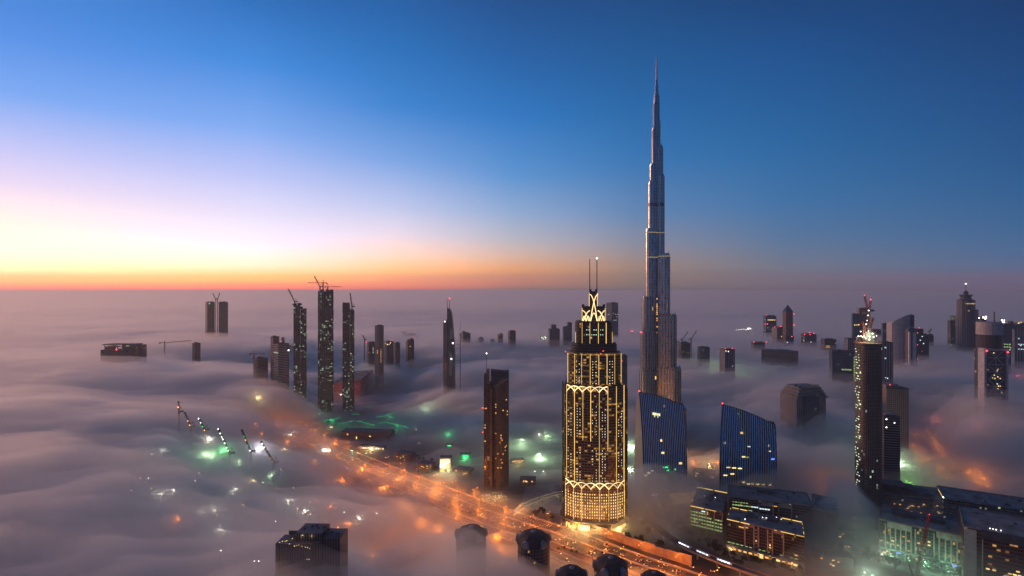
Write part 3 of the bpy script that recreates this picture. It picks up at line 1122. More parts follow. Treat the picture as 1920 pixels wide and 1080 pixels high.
sail_tower("blue glass tower with slanted top directly in front of the tallest tower", (1198, 735), (1282, 761), (1207, 1205, 1198), (1288, 1288, 1282), 795, 825, 1190, 22,
           [(0.42, 0.60, 3, 3, G_WIN), (0.45, 0.49, 4, 3, G_WIN), (0.84, 0.40, 5, 3, G_WIN), (0.20, 0.33, 3, 2, G_WINC), (0.05, 0.29, 4, 2, G_WIN), (0.12, 0.31, 4, 2, G_WIN), (0.3, 0.12, 5, 2, G_WINC),
            (0.2, 0.12, 5, 2, G_WINC), (0.25, 0.09, 6, 2, G_WINC), (0.1, 0.03, 3, 7, G_WINO), (0.36, 0.03, 3, 7, G_WINO), (0.5, 0.36, 7, 1.5, G_GREEN), (0.55, 0.33, 4, 1.5, G_GREEN), (0.72, 0.34, 2, 1.5, G_GREEN), (0.47, 0.26, 8, 2, G_WING)],
           (0.28, 0.83), "")
sail_tower("blue glass tower with slanted top standing alone right of its pair", (1354, 758), (1454, 797), (1349, 1349.5, 1354), (1455, 1457, 1454), 842, 856, 1352, 22,
           [(0.37, 0.74, 4, 3, G_WIN), (0.47, 0.47, 6, 2, G_WING), (0.41, 0.47, 5, 2, G_WIN), (0.92, 0.50, 5, 2.4, G_BLUE), (0.35, 0.33, 6, 1.6, G_WIN), (0.25, 0.33, 6, 1.6, G_WIN), (0.15, 0.33, 6, 1.6, G_WIN), (0.22, 0.26, 6, 1.6, G_WIN), (0.1, 0.24, 6, 1.6, G_WIN),
            (0.5, 0.15, 5, 2, G_WIN), (0.57, 0.15, 5, 2, G_WIN), (0.66, 0.145, 6, 2, G_WIN), (0.76, 0.14, 6, 2, G_WIN), (0.88, 0.13, 4, 2, G_WIN), (0.42, 0.17, 4, 2, G_WIN), (0.5, 0.6, 5, 1.4, G_WINC), (0.87, 0.6, 3, 1.4, G_WIN)],
           None, "_pair")


# ------------------------------------------------------------------ brown hotel tower with a scooped top
def brown_tower():
    Y = 880.0
    s = Y / 1000
    cx = 931.0
    zt = lambda py: CAMZ - (py - HY) * s
    t = thing("scooped_tower", "brown tower with scooped slanting top and one thin mast", "skyscraper", ((cx - CX) * s, Y, 0))
    x = lambda px: (px - cx) * s
    brown = facade("brown_wall", 3.6, 3.2, (0.062, 0.055, 0.053), (0.02, 0.018, 0.02), 0.42, 0.55, 0.0, WARM, 1.3, clump=1.4)
    dk = facade("brown_dark_bay", 3.6, 5.0, (0.09, 0.06, 0.05), (0.012, 0.013, 0.018), 0.8, 0.7, 0.02, WARM, 0.9)
    # rounded main body, its wall top rising to the right
    n = 18
    pl = []
    for k in range(n + 1):
        u = k / n
        pl.append((x(919.5) + (x(954) - x(919.5)) * u, -15 * math.sin(math.pi * (0.12 + 0.76 * u)) + 4))
    poly = pl + [(x(954), 22), (x(919.5), 22)]
    zts = [zt(726 - 18 * (k / n) ** 1.25) for k in range(n + 1)] + [zt(697), zt(699)]
    MB().prism(poly, 0, zts).build("body", brown, t)
    # dark screen standing inside the scoop
    sc = [(x(919.5), 14), (x(953), 10), (x(953), 21), (x(919.5), 21)]
    MB().prism(sc, zt(735), [zt(696), zt(699), zt(698), zt(695)]).build("roof_screen", M_DROOF, t)
    rim = MB()
    for k in range(n):
        rim.tube((*pl[k], zts[k]), (*pl[k + 1], zts[k + 1]), 0.9, 5)
    rim.build("rim", plain("brown_rim", (0.17, 0.125, 0.10), 0.6), t)
    MB().prism(rect(x(914), 2, (918.6 - 906) * s, 24), 0, zt(717)).build("glass_bay", dk, t)
    MB().prism(rect(x(915.2), -4, 5 * s, 10), zt(717), zt(691)).prism(rect(x(909.5), 4, 4 * s, 9), zt(717), zt(701)).build("stair_tower", M_DCONC, t)
    MB().prism(rect(x(921.2), -9.5, 3.2, 5), 0, zt(726)).build("pier", plain("brown_pier", (0.10, 0.082, 0.072), 0.7), t)
    MB().tube((x(912.3), -2, zt(717)), (x(912.3), -2, zt(663)), 0.45, 6, 0.3).build("mast", M_STEEL, t)
    MB().ball((x(912.3), -2, zt(662.4)), 0.9).build("mast_light", G_WHITE, t)
    red_lights(t, [(x(905.6), -11, zt(762)), (x(905.6), -11, zt(807))], 0.9)
    fr = [(*pl[k], 0) for k in range(n + 1)]
    sp = []
    for px, py in ((929, 756), (929, 761), (929, 772), (942, 767), (949, 748), (950, 770), (950, 776), (929, 810), (938, 813), (938, 818), (941, 822), (936, 826), (932, 847), (942, 848), (938, 858), (948, 834), (947, 842), (946, 836), (933, 873), (939, 873), (930, 856), (940, 864)):
        k = min(range(n), key=lambda q: abs(pl[q][0] - x(px)))
        a, b = pl[k], pl[k + 1]
        l = math.hypot(b[0] - a[0], b[1] - a[1])
        sp.append(((a[0] + b[0]) / 2, (a[1] + b[1]) / 2, zt(py), (b[1] - a[1]) / l, -(b[0] - a[0]) / l))
    for px, py in ((910, 763.5), (910, 794), (910, 799), (912, 763), (910, 824)):
        sp.append((x(px), -10, zt(py), 0, -1))
    lit_panes(t, sp, 1.8, 1.8, G_WINO)


brown_tower()


# ------------------------------------------------------------------ generic tower blocks
def block(name, label, x0, x1, ytop, Y, mat, ratio=0.8, rot=0.45, crown=(), cat="tower", reds=(), lits=(), roofmat=None, group=None, litmat=None, lw=2.6, zbase=0.0):
    """a tower whose outline spans photo columns x0..x1 at depth Y; crown: extra volumes (dx0, dx1, ytop) in photo pixels on its roof"""
    s = Y / F
    cx = (x0 + x1) / 2
    W = (x1 - x0) * s
    t = thing(name, label, cat, ((cx - CX) * s, Y, zbase), group=group)
    zt = lambda py: CAMZ - (py - HY) * s - zbase
    # turn the plan so that the silhouette keeps its width seen from here
    va = math.atan2((cx - CX), F)
    c, q = math.cos(rot), abs(math.sin(rot))
    w = W / (c + ratio * q)
    d = w * ratio
    rr = rot - va
    z = zt(ytop)
    MB().prism(rect(0, 0, w, d, rr), 0, z).build("facade", mat, t)
    m = MB()
    m.prism(rect(0, 0, w + 0.5, d + 0.5, rr), z, z + 1.6)
    ca, sa = math.cos(rr), math.sin(rr)
    for k in range(3):
        lx, ly = rnd.uniform(-0.3, 0.3) * w, rnd.uniform(-0.3, 0.3) * d
        m.box(lx * ca - ly * sa, lx * sa + ly * ca, z + 1.6 + 1.2, w * rnd.uniform(0.1, 0.25), d * rnd.uniform(0.1, 0.25), rnd.uniform(2, 3.4), rr)
    m.build("roof", roofmat or M_DROOF, t)
    for i, (a, b, yt) in enumerate(crown):
        wx = (b - a) * s
        MB().prism(rect(((a + b) / 2 - cx) * s, 0, wx * 0.86, min(d * 0.8, wx * 1.1), rr * 0.5), z * 0.4, zt(yt)).build("upper_block", mat, t)
    if reds:
        red_lights(t, [((px - cx) * s, -d * 0.55, zt(py)) for px, py in reds], max(0.9, Y * 0.0007))
    if lits:
        fx = []
        for px, py in lits:
            fx.append(((px - cx) * s, -d * 0.5 - w * 0.18 - 1.0, zt(py), 0, -1))
        for q_ in fx:
            pass
        # set each pane on the wall it belongs to
        corners = rect(0, 0, w, d, rr)
        sp = []
        for X, _, Z, _, _ in fx:
            best = None
            for i in range(4):
                p0, p1 = corners[i], corners[(i + 1) % 4]
                if (p1[0] - p0[0]) == 0:
                    continue
                tt = (X - p0[0]) / (p1[0] - p0[0])
                if 0.03 <= tt <= 0.97:
                    yy = p0[1] + (p1[1] - p0[1]) * tt
                    l = math.hypot(p1[0] - p0[0], p1[1] - p0[1])
                    if best is None or yy < best[1]:
                        best = (X, yy, Z, (p1[1] - p0[1]) / l, -(p1[0] - p0[0]) / l)
            if best:
                sp.append(best)
        if sp:
            lit_panes(t, sp, lw, lw, litmat or G_WIN)
    return t


F_DARK = facade("far_dark_wall", 4.0, 4.0, (0.07, 0.07, 0.085), (0.025, 0.03, 0.04), 0.7, 0.6, 0.004, WARM, 0.8)
F_BLUE = facade("far_blue_wall", 4.0, 4.0, (0.06, 0.09, 0.12), (0.03, 0.07, 0.12), 0.85, 0.7, 0.02, COOL, 0.6, gmetal=0.4)
F_BAND = facade("banded_wall", 4.4, 40.0, (0.32, 0.31, 0.32), (0.03, 0.04, 0.06), 0.98, 0.5, 0.02, PALE, 0.8)
F_PINK = facade("pinkish_wall", 3.8, 3.6, (0.28, 0.19, 0.16), (0.03, 0.03, 0.04), 0.5, 0.55, 0.008, WARM, 1.0)
F_STRIPE = facade("tower_stripe_wall", 4.0, 6.0, (0.22, 0.22, 0.24), (0.03, 0.045, 0.07), 0.62, 0.9, 0.015, COOL, 0.8)
F_CONST = facade("unfinished_floors", 4.0, 4.6, (0.075, 0.075, 0.08), (0.012, 0.014, 0.016), 0.72, 0.70, 0.15, ((0.70, 1.0, 0.72), (1.0, 1.0, 0.80)), 0.4, rough_g=0.7, clump=1.3)
F_SLAB = facade("bare_slabs", 3.8, 60.0, (0.20, 0.17, 0.17), (0.02, 0.02, 0.025), 1.0, 0.6, 0.0, PALE, 1.0, rough_g=0.8)

block("tower_block", "left one of two matching dark slab towers close together in the far fog", 386, 401.5, 567, 2390, F_DARK, 0.9, 0.3, [(388, 400, 565.5)], lits=[(396, 569)], litmat=G_GREEN, lw=4, group="two matching slab towers")
block("tower_block", "right one of two matching dark slab towers close together in the far fog", 411, 426.5, 567, 2390, F_DARK, 0.9, 0.3, [(412, 424, 565.5)], group="two matching slab towers")
block("tower_block", "lone small dark block poking from fog below the two slab towers", 361.5, 375, 644, 1702, F_DARK, 0.9, 0.5, [(364, 372, 642)])
block("unfinished_building", "low unfinished block with green lit deck sunk in fog", 478, 501.5, 672, 1448, F_SLAB, 0.8, 0.4, [(483, 492, 668)], lits=[], cat="building site")
block("tower_block", "pale back tower of the overlapping pair left of construction towers", 508, 523, 632, 1440, F_PINK, 0.8, 0.5, [(512, 518, 631)])
block("tower_block", "dark banded front tower of the overlapping pair left of construction towers", 514, 541, 645, 1406, F_BAND, 0.8, 0.5, [(527, 533.5, 632.5), (530, 539, 643)], reds=[(531.5, 639)], lits=[(540, 657)], litmat=G_WHITE)
block("tower_block", "tiny dark block peeping out behind the first construction tower", 541, 550, 650, 2000, F_DARK, 0.8, 0.4, [(543, 546, 646.5)])
block("tower_block", "slender brown tower with orange lit windows right of construction towers", 703, 719.3, 611, 1750, F_PINK, 0.8, 0.75, [(705, 718, 610)], lits=[(715, y) for y in (655, 659, 662, 667, 670, 674, 678)] + [(709.5, y) for y in (657, 661)] + [(716.5, y) for y in (656, 660, 668)], litmat=G_WINO, lw=3)
block("tower_block", "dim grey block behind slender brown tower with red lamp", 688, 704, 642, 1900, F_DARK, 0.8, 0.3, [(694, 700, 641)], reds=[(688.7, 641)], lits=[(700.5, y) for y in (652, 655, 658, 661)], litmat=G_WINC, lw=2)
block("tower_block", "dark block with yellow lamps glowing on its roof edge", 721, 738, 641, 1914, F_DARK, 0.8, 0.4, reds=[(736, 637.5)], lits=[(724, 643.5), (727, 641.8), (728, 645), (731, 645.2), (733, 642.5)], litmat=G_WIN, lw=3.4)
block("tower_block", "small plain block tight beside the yellow lamp block", 739, 750, 643, 1935, F_DARK, 0.8, 0.4, [(743, 748, 641)])
block("tower_block", "two step dark block with red lamp and three orange windows", 761, 776.5, 640, 2000, F_DARK, 0.8, 0.35, [(763, 770, 636), (769, 776, 634)], reds=[(776, 633)], lits=[(770, 649), (773, 649), (775, 649)], litmat=G_WINO, lw=3)
block("far_slab", "long low grey slab far off in the haze", 759, 780, 626, 2700, F_DARK, 0.5, 0.15)
for x0, x1, yt, Y, cr, lb in ((864, 882, 625, 2280, [(866, 873, 621), (872, 878, 623)], "far stepped block right of the thin lattice mast"), (896, 907, 634.5, 2300, [(899, 905, 632)], "far little mound shaped block on the fog line"),
                              (919, 927, 637, 2300, [(921, 924, 635.5)], "farthest tiny block barely above the fog"), (933, 943, 627, 2280, [(938, 941, 624)], "far narrow block with stepped top on the fog line"),
                              (952.5, 967, 621.5, 2240, [(957, 966, 619)], "far square block beside distant yellow lights")):
    block("far_block", lb, x0, x1, yt, Y, F_DARK, 0.8, 0.4, cr, reds=[(x1 - 0.5, yt - 2)] if x0 > 950 else ())
block("far_block", "broad far block with narrow raised centre left of gold lit tower", 1028, 1049.5, 617, 2260, F_DARK, 0.7, 0.2, [(1032.5, 1043, 608.5)])
block("far_block", "pale lower half of a far twin block left of gold lit tower", 1055, 1066, 613, 2250, F_STRIPE, 0.7, 0.2)
block("far_block", "dark taller half of a far twin block left of gold lit tower", 1063, 1072.5, 605.5, 2240, F_BLUE, 0.9, 0.2)
block("glass_tower", "teal glass tower with slanted roof just behind gold lit tower", 1137, 1159, 568, 2600, F_BLUE, 0.9, 0.75, reds=[(1148, 587)], lits=[(1141, 589), (1153, 589), (1156, 594), (1154, 600), (1150, 600), (1157, 589)], litmat=G_WINC, lw=3.2)
block("far_block", "small far block right of the tallest tower under faint cranes", 1272, 1294, 643, 1950, F_DARK, 0.8, 0.4, [(1279, 1287, 640)])
block("far_block", "small flat topped block nearly drowned right of the crane block", 1308, 1330, 651, 1873, F_BLUE, 0.8, 0.35)
block("tower_block", "boxy block with red roof lamps above right sail tower", 1350, 1377, 655, 1676, F_STRIPE, 0.8, 0.6, [(1356, 1364, 653)], reds=[(1356, 652), (1369, 652)], lits=[(1362, 658), (1357, 657)], litmat=G_WINW, lw=3)
block("glass_tower", "dark glass tower with one yellow lit floor and red lamps", 1432, 1454.5, 593, 2700, F_BLUE, 0.8, 0.35, [(1436, 1452, 591)], reds=[(1433, 590), (1431, 607), (1435, 607)], lits=[(1437 + 2.4 * k, 599.5) for k in range(7)], litmat=G_WIN, lw=4)
block("office_block", "white banded block with red roof lamps before brick tower", 1448.5, 1470, 614, 2360, F_BAND, 0.8, 0.7, [(1456, 1466, 612)], reds=[(1449, 612.5), (1460, 611.5), (1469.5, 612)], lits=[(1462, 630.5), (1466.5, 630.5)], litmat=G_WIN, lw=4)
block("office_block", "low dark glass block at the foot of brick tower", 1471, 1487.5, 630, 2290, F_BLUE, 0.8, 0.3, reds=[(1481.5, 630.5)], lits=[(1474, 641.5)], litmat=G_WINC, lw=4)
block("tower_block", "squat block crowned by a cluster of red lamps", 1503.5, 1529, 627, 2247, F_STRIPE, 0.8, 0.4, [(1508, 1524, 624.5)], reds=[(1504, 626), (1513, 623), (1520.5, 624), (1514, 626.5)], lits=[(1505.5, 638), (1516, 640.5)], litmat=G_WINW, lw=3)
block("tower_block", "low dark block with orange lit foot left of the building site", 1541, 1566, 636, 2088, F_DARK, 0.8, 0.4, [(1552, 1562, 634.5)], lits=[(1545 + 2 * (k % 4), 648 + 2.4 * (k // 4)) for k in range(8)] + [(1561, 643)], litmat=G_WINO, lw=2.6)
block("far_slab", "low hall roof with two red lamps sunk in fog", 1409, 1433, 642, 2145, F_DARK, 0.8, 0.3, reds=[(1409.5, 640.5), (1433, 640.5)])
block("far_slab", "long low dark hall roof emerging from fog under banded block", 1431, 1493, 658, 1850, F_DARK, 0.5, -0.25, [(1455, 1480, 656)])
block("glass_tower", "wide glass block with glowing vertical strip left of the building site", 1558, 1604, 658, 1463, F_BLUE, 0.7, 0.2, [(1580, 1592, 656.5)], lits=[(1590, 668 + 4 * k) for k in range(11)] + [(1572 + 2.5 * k, 691) for k in range(6)], litmat=G_WING, lw=3.2)
block("tower_block", "pale striped tower behind the wide glass block", 1584, 1606, 636, 1950, F_STRIPE, 0.8, 0.5, [(1586, 1596, 633)], reds=[(1601, 632)])
block("glass_tower", "dark slab tower with one yellow floor behind the building site", 1597.5, 1611, 589, 2165, F_BLUE, 0.9, 0.2, lits=[(1600, 609), (1603, 609), (1606, 608.5), (1609, 608.5)], litmat=G_WIN, lw=4)
block("tower_block", "tall pale concrete slab tower directly behind the building site", 1608, 1627, 580, 2200, F_PINK, 0.9, 0.3, [(1608.5, 1626, 577)], reds=[(1622, 585)])
block("tower_block", "grey striped tower right behind the building site", 1649, 1672, 642, 1400, F_STRIPE, 0.8, 0.35, [(1651, 1662, 640)], lits=[(1667.5, 694), (1656, 707), (1659, 708), (1669, 707)], litmat=G_WINC, lw=2.4)
block("tower_block", "dark block with a cluster of red lamps behind striped tower", 1654, 1669, 607, 2250, F_BLUE, 0.8, 0.2, reds=[(1668.5, 607), (1661, 613.5), (1665, 616.5)], lits=[(1660, 621)])
block("tower_block", "tiny far dark block between building site and red lamp block", 1636, 1652, 618, 2600, F_DARK, 0.8, 0.2)
block("tower_block", "dark stepped tower right of the curved pale tower", 1709, 1738, 628, 1800, F_DARK, 0.8, 0.4, [(1712, 1727, 616), (1722, 1734, 625)], reds=[(1715.5, 614), (1732, 629.5)], lits=[(1722, 630), (1724, 643), (1719, 637), (1737, 633)], litmat=G_WINC, lw=3.2)
block("tower_block", "far dim block at the end of the skyline gap", 1734, 1748.5, 629, 2200, F_DARK, 0.8, 0.3, [(1742, 1747, 626)])
block("unfinished_building", "pinkish terraced tower with red lamp beside the building site", 1650, 1698, 727, 1040, F_PINK, 0.75, 0.55, [(1652, 1678, 719), (1676, 1690, 724)], reds=[(1657.5, 718.5)], cat="tower")
block("unfinished_building", "dark lower block with work lamps at the foot of pinkish tower", 1651, 1684, 780, 830, F_SLAB, 0.8, 0.4, [(1655, 1676, 775)], lits=[(1656, 784), (1669, 790), (1656, 799)], litmat=G_WHITE, lw=1.4, cat="building site")
block("unfinished_building", "dark unfinished block glittering with work lights left of crowned tower", 1779, 1797, 602, 2120, F_CONST, 0.8, 0.4, [(1785, 1796, 592)], lits=[(1790, 593), (1788, 597), (1792, 600), (1795, 592)], litmat=G_WHITE, lw=4, cat="building site")
block("unfinished_building", "dark unfinished block glittering with work lights right of crowned tower", 1826, 1836, 594, 2120, F_CONST, 0.8, 0.4, lits=[(1829, 593), (1832, 596), (1828, 600)], litmat=G_WHITE, lw=4, cat="building site")
block("unfinished_building", "small lamp crowned block behind the white drum tower", 1838, 1848, 595, 2160, F_CONST, 0.8, 0.4, lits=[(1841, 595), (1845, 594), (1844, 597)], litmat=G_WHITE, lw=5, cat="building site")
block("tower_block", "hazy grey block at far right with lamps on its roof", 1875, 1904, 609, 1950, F_DARK, 0.8, 0.3, [(1892, 1898, 602)], lits=[(1878, 600), (1878, 604)], litmat=G_WHITE, lw=3)
block("tower_block", "thin lamp strung block rising at far right edge", 1875.5, 1880.5, 599, 2000, F_CONST, 0.9, 0.2, lits=[(1877, 600), (1878, 604), (1878, 608)], litmat=G_WHITE, lw=4)
block("office_block", "green lit office block beside the white drum tower", 1876, 1893, 640, 1500, F_BLUE, 0.8, 0.2, lits=[(1877 + 3 * (k % 5), 645 + 5 * (k // 5)) for k in range(15)], litmat=G_WING, lw=3.4, reds=())
block("glass_tower", "grey glass tower cut by the right edge of view", 1904, 1940, 618, 1564, F_STRIPE, 0.8, 0.15, lits=[(1906 + 3 * k, 645) for k in range(4)] + [(1906 + 3 * k, 654) for k in range(4)] + [(1908, 647)], litmat=G_WINC, lw=3)
block("tower_block", "dim block with roof lamps farthest right", 1905, 1935, 606, 2300, F_DARK, 0.8, 0.3, lits=[(1906, 605.5), (1909, 604), (1918, 601)], litmat=G_WIN, lw=5)
block("tower_block", "small dim block half hidden at right of the gold lit tower", 1164, 1176, 668, 1350, F_DARK, 0.8, 0.4, [(1166, 1173, 664)], reds=[(1165.5, 676)])


# ------------------------------------------------------------------ towers with a shape of their own
def spired_brick_tower():
    Y, s, cx = 2300.0, 2.3, 1477.0
    zt = lambda py: CAMZ - (py - HY) * s
    t = thing("spired_tower", "brick red tower with green pyramid cap and red lamps", "tower", ((cx - CX) * s, Y, 0))
    MB().prism(ellipse(0, 0, 9.2 * s, 9 * s, 8), 0, zt(584)).build("facade", facade("brick_tower_wall", 4, 5.5, (0.20, 0.10, 0.085), (0.05, 0.035, 0.04), 0.35, 0.8, 0.004, WARM, 1), t)
    MB().lathe([(9.6 * s, zt(584)), (9.0 * s, zt(583)), (4.4 * s, zt(577)), (1.0 * s, zt(572.5)), (0.3, zt(572))], 8).tube((0, 0, zt(573)), (0, 0, zt(569)), 0.8, 5, 0.3).build("pyramid_cap", plain("green_cap", (0.025, 0.09, 0.10), 0.5), t)
    red_lights(t, [((1484 - cx) * s, -19, zt(588)), ((1484.5 - cx) * s, -19, zt(609)), ((1481.5 - cx) * s, -22, zt(631))], 2.0)


spired_brick_tower()


def crowned_tower():
    Y, s, cx = 2044.0, 2.044, 1811.0
    zt = lambda py: CAMZ - (py - HY) * s
    t = thing("crowned_tower", "tall dark tower with stepped flaring crown and lit spire", "skyscraper", ((cx - CX) * s, Y, 0))
    w = facade("crowned_wall", 8, 7, (0.13, 0.12, 0.14), (0.03, 0.045, 0.07), 0.6, 0.75, 0.02, WARM, 0.7)
    MB().prism(ellipse(0, 0, 15.5 * s, 14 * s, 12), 0, zt(596)).prism(ellipse(0, 0, 14.4 * s, 13 * s, 12), zt(596), zt(562)).build("facade", w, t)
    MB().prism(rect(8 * s, -9 * s, 8 * s, 9 * s, 0.4), 0, zt(580)).prism(rect(13 * s, -6 * s, 5 * s, 8 * s, 0.4), 0, zt(600)).build("buttress", F_PINK, t)
    MB().lathe([(12 * s, zt(562)), (8.2 * s, zt(560)), (8.2 * s, zt(556.5)), (10.4 * s, zt(553.5)), (10.2 * s, zt(552.5)), (3.5 * s, zt(552)), (3.5 * s, zt(550.5)), (4.4 * s, zt(549)), (3.0 * s, zt(546.8)), (1.0 * s, zt(545))], 12).build("crown", F_DARK, t)
    MB().tube((0, 0, zt(546)), (0, 0, zt(533)), 1.3, 6, 0.7).build("spire", M_STEEL, t)
    MB().ball((0, 0, zt(532)), 2.6, sz=0.6).build("spire_light", G_WHITE, t)
    lit_panes(t, [(dx * s, -13.2 * s * math.sqrt(max(0, 1 - (dx / 14.6) ** 2)) - 0.6, zt(569), dx / 15, -1) for dx in (-9, -7, -5, -3, -1, 1, 3, 5)], 4, 4, glow("amber_floor_light", (1.0, 0.6, 0.25), 0.5))


crowned_tower()


def drum_tower():
    Y, s, cx = 1155.0, 1.155, 1855.0
    zt = lambda py: CAMZ - (py - HY) * s
    t = thing("drum_tower", "white braced tower with pale drum top and thick mast", "tower", ((cx - CX) * s, Y, 0), -0.1)
    a = 20 * s
    MB().lathe([(a - 0.5, zt(627)), (a - 0.5, zt(604.5)), (a - 2, zt(603.5)), (0.1, zt(604.5))], 28).build("drum", plain("drum_cladding", (0.36, 0.33, 0.33), 0.7), t)
    MB().lathe([(a - 1.2, zt(652)), (a - 1.2, zt(627)), (0.1, zt(627))], 28).build("dark_drum", facade("drum_louvres", 60, 2.2, (0.06, 0.06, 0.07), (0.02, 0.02, 0.025), 0.6, 1.0, 0, WARM, 0), t)
    MB().prism(rect(0, 0, a * 1.55, a * 1.5), 0, zt(655)).build("glazing", facade("braced_glass", 4, 4, (0.08, 0.09, 0.10), (0.02, 0.045, 0.06), 0.85, 0.8, 0.02, WARM, 0.9), t)
    fr = MB()
    y = -a * 0.78
    for px in (1836.5, 1873.5):
        fr.box((px - cx) * s, y + 8, zt(652) / 2, 4.6, 18, zt(652))
    fr.box(0, y + 8, zt(653.5), a * 1.86, 18, 4.5)
    fr.build("portal_frame", plain("portal_white", (0.40, 0.37, 0.39), 0.6), t)
    br = MB()
    lv = [655, 668.5, 681.5, 695, 708.5, 722, 736, 750, 764]
    x0, x1 = (1841.5 - cx) * s, (1869 - cx) * s
    yb = -a * 0.75 - 0.6
    for i, p in enumerate(lv[:-1]):
        br.tube((x0, yb, zt(p)), (x1, yb, zt(p)), 0.55, 4)
        for e, f in ((x0, 0), (x1, 0)):
            br.tube((e, yb, zt(lv[i + (i % 2)])), (0, yb, zt(lv[i + 1 - (i % 2)])), 0.5, 4)
    br.tube((0, yb, zt(655)), (0, yb, zt(764)), 0.5, 4)
    br.build("bracing", plain("bracing_white", (0.45, 0.43, 0.45), 0.6), t)
    ld = MB()
    for px in (1838.8, 1871.2):
        for k in range(30):
            ld.box((px - cx) * s, y - 1.2, zt(658 + 3.4 * k), 2.2, 0.6, 1.6)
    ld.build("side_lights", M_DCONC, t)
    MB().tube(((1854.5 - cx) * s, -a * 0.6, zt(614)), ((1854.5 - cx) * s, -a * 0.6, zt(584)), 1.5, 8, 1.2).tube(((1851 - cx) * s, -a * 0.7, zt(614)), ((1851 - cx) * s, -a * 0.7, zt(604)), 0.9, 6).build("mast", plain("mast_brown", (0.16, 0.11, 0.11), 0.6), t)
    red_lights(t, [((1837.5 - cx) * s, y - 3, zt(656)), ((1873.5 - cx) * s, y - 3, zt(658))], 1.7)
    lit_panes(t, [((px - cx) * s, yb - 0.2, zt(py), 0, -1) for px, py in ((1858, 690), (1857, 693), (1852, 701), (1858, 704), (1862, 707), (1853, 707), (1857, 717), (1859, 721), (1862, 721), (1858, 726), (1851, 660), (1849, 706))], 1.8, 1.8, G_WIN)


drum_tower()


def curved_pale_tower():
    Y, s, cx = 1648.0, 1.648, 1691.0
    zt = lambda py: CAMZ - (py - HY) * s
    t = thing("curved_tower", "broad pale tower whose curved top rises to the right", "tower", ((cx - CX) * s, Y, 0))
    n = 14
    pl = [((1672.5 + 36.5 * k / n - cx) * s, -14 * math.sin(math.pi * k / n)) for k in range(n + 1)]
    poly = pl + [(pl[-1][0], 24), (pl[0][0], 24)]
    ztop = [zt(606 - 17 * math.sin(math.pi / 2 * min(1.0, (k / n) * 1.15)) ** 0.8) for k in range(n + 1)] + [zt(592), zt(606)]
    MB().prism(poly, 0, ztop).build("facade", facade("pale_grid_wall", 4.0, 3.4, (0.46, 0.41, 0.40), (0.10, 0.10, 0.12), 0.4, 0.5, 0.004, WARM, 0.8), t)
    MB().prism(rect((1708.2 - cx) * s, 0, 3.2 * s, 20), 0, zt(590)).build("blade_wall", M_DCONC, t)
    MB().prism(rect((1698 - cx) * s, -22, 17 * s, 14), 0, zt(616)).build("front_bay", F_STRIPE, t)
    MB().prism(rect((1700 - cx) * s, -31, 5 * s, 5), 0, zt(622)).prism(rect((1691 - cx) * s, -31, 3 * s, 5), 0, zt(620)).build("front_pier", M_WHITE, t)
    ar = MB()
    for k in range(8):
        u0, u1 = math.pi * k / 8, math.pi * (k + 1) / 8
        ar.tube(((1698 - cx) * s + 12 * math.cos(u0), -24, zt(616) + 6 * math.sin(u0)), ((1698 - cx) * s + 12 * math.cos(u1), -24, zt(616) + 6 * math.sin(u1)), 1.0, 5)
    ar.build("roof_arch", M_WHITE, t)
    red_lights(t, [((1710.5 - cx) * s, -20, zt(645)), ((1710.5 - cx) * s, -20, zt(671))], 1.6)
    lit_panes(t, [((1706.5 - cx) * s, -30, zt(622.5), 0, -1)], 3, 3, G_WINO)


curved_pale_tower()


def stepped_block():
    Y, s, cx = 1100.0, 1.1, 1505.0
    zt = lambda py: CAMZ - (py - HY) * s
    t = thing("stepped_building", "stepped grey ziggurat hotel standing alone in the fog", "hotel", ((cx - CX) * s, Y, 0), 0.16)
    w = facade("ziggurat_wall", 4.2, 4.4, (0.19, 0.18, 0.20), (0.04, 0.045, 0.06), 0.5, 0.6, 0.005, WARM, 0.5)
    for hw, yt, dp in ((35, 737, 50), (32, 732.5, 46), (29, 727.5, 42), (25, 722, 36)):
        MB().prism(rect(0, 0, hw * 2 * s * 0.85, dp), 0, zt(yt)).build("terrace", w, t)
    MB().prism(rect(-2, -24, 30 * s, 8), 0, zt(738)).build("glass_atrium", F_BLUE, t)
    c = MB()
    for k in range(15):
        c.box((-20 + 40 * k / 14) * s, -17.5, zt(723) + 1.2, 1.5, 1.2, 7)
    c.box(0, -17.5, zt(719.5), 42 * s, 1.6, 1.6)
    c.build("colonnade", M_CONC, t)
    e = MB()
    for sx in (-1, 1):
        for k in range(4):
            e.box(sx * (21 + 2.7 * k) * s, -20 - 2 * k, zt(727 + 5 * k) + 2, 4, 5, 5)
    e.build("balcony_tower", M_CONC, t)
    MB().lathe([(5, zt(722)), (5, zt(720)), (2, zt(718.5)), (0.2, zt(717.5))], 10, (-24 * s, -12)).build("dome", M_CONC, t)


stepped_block()


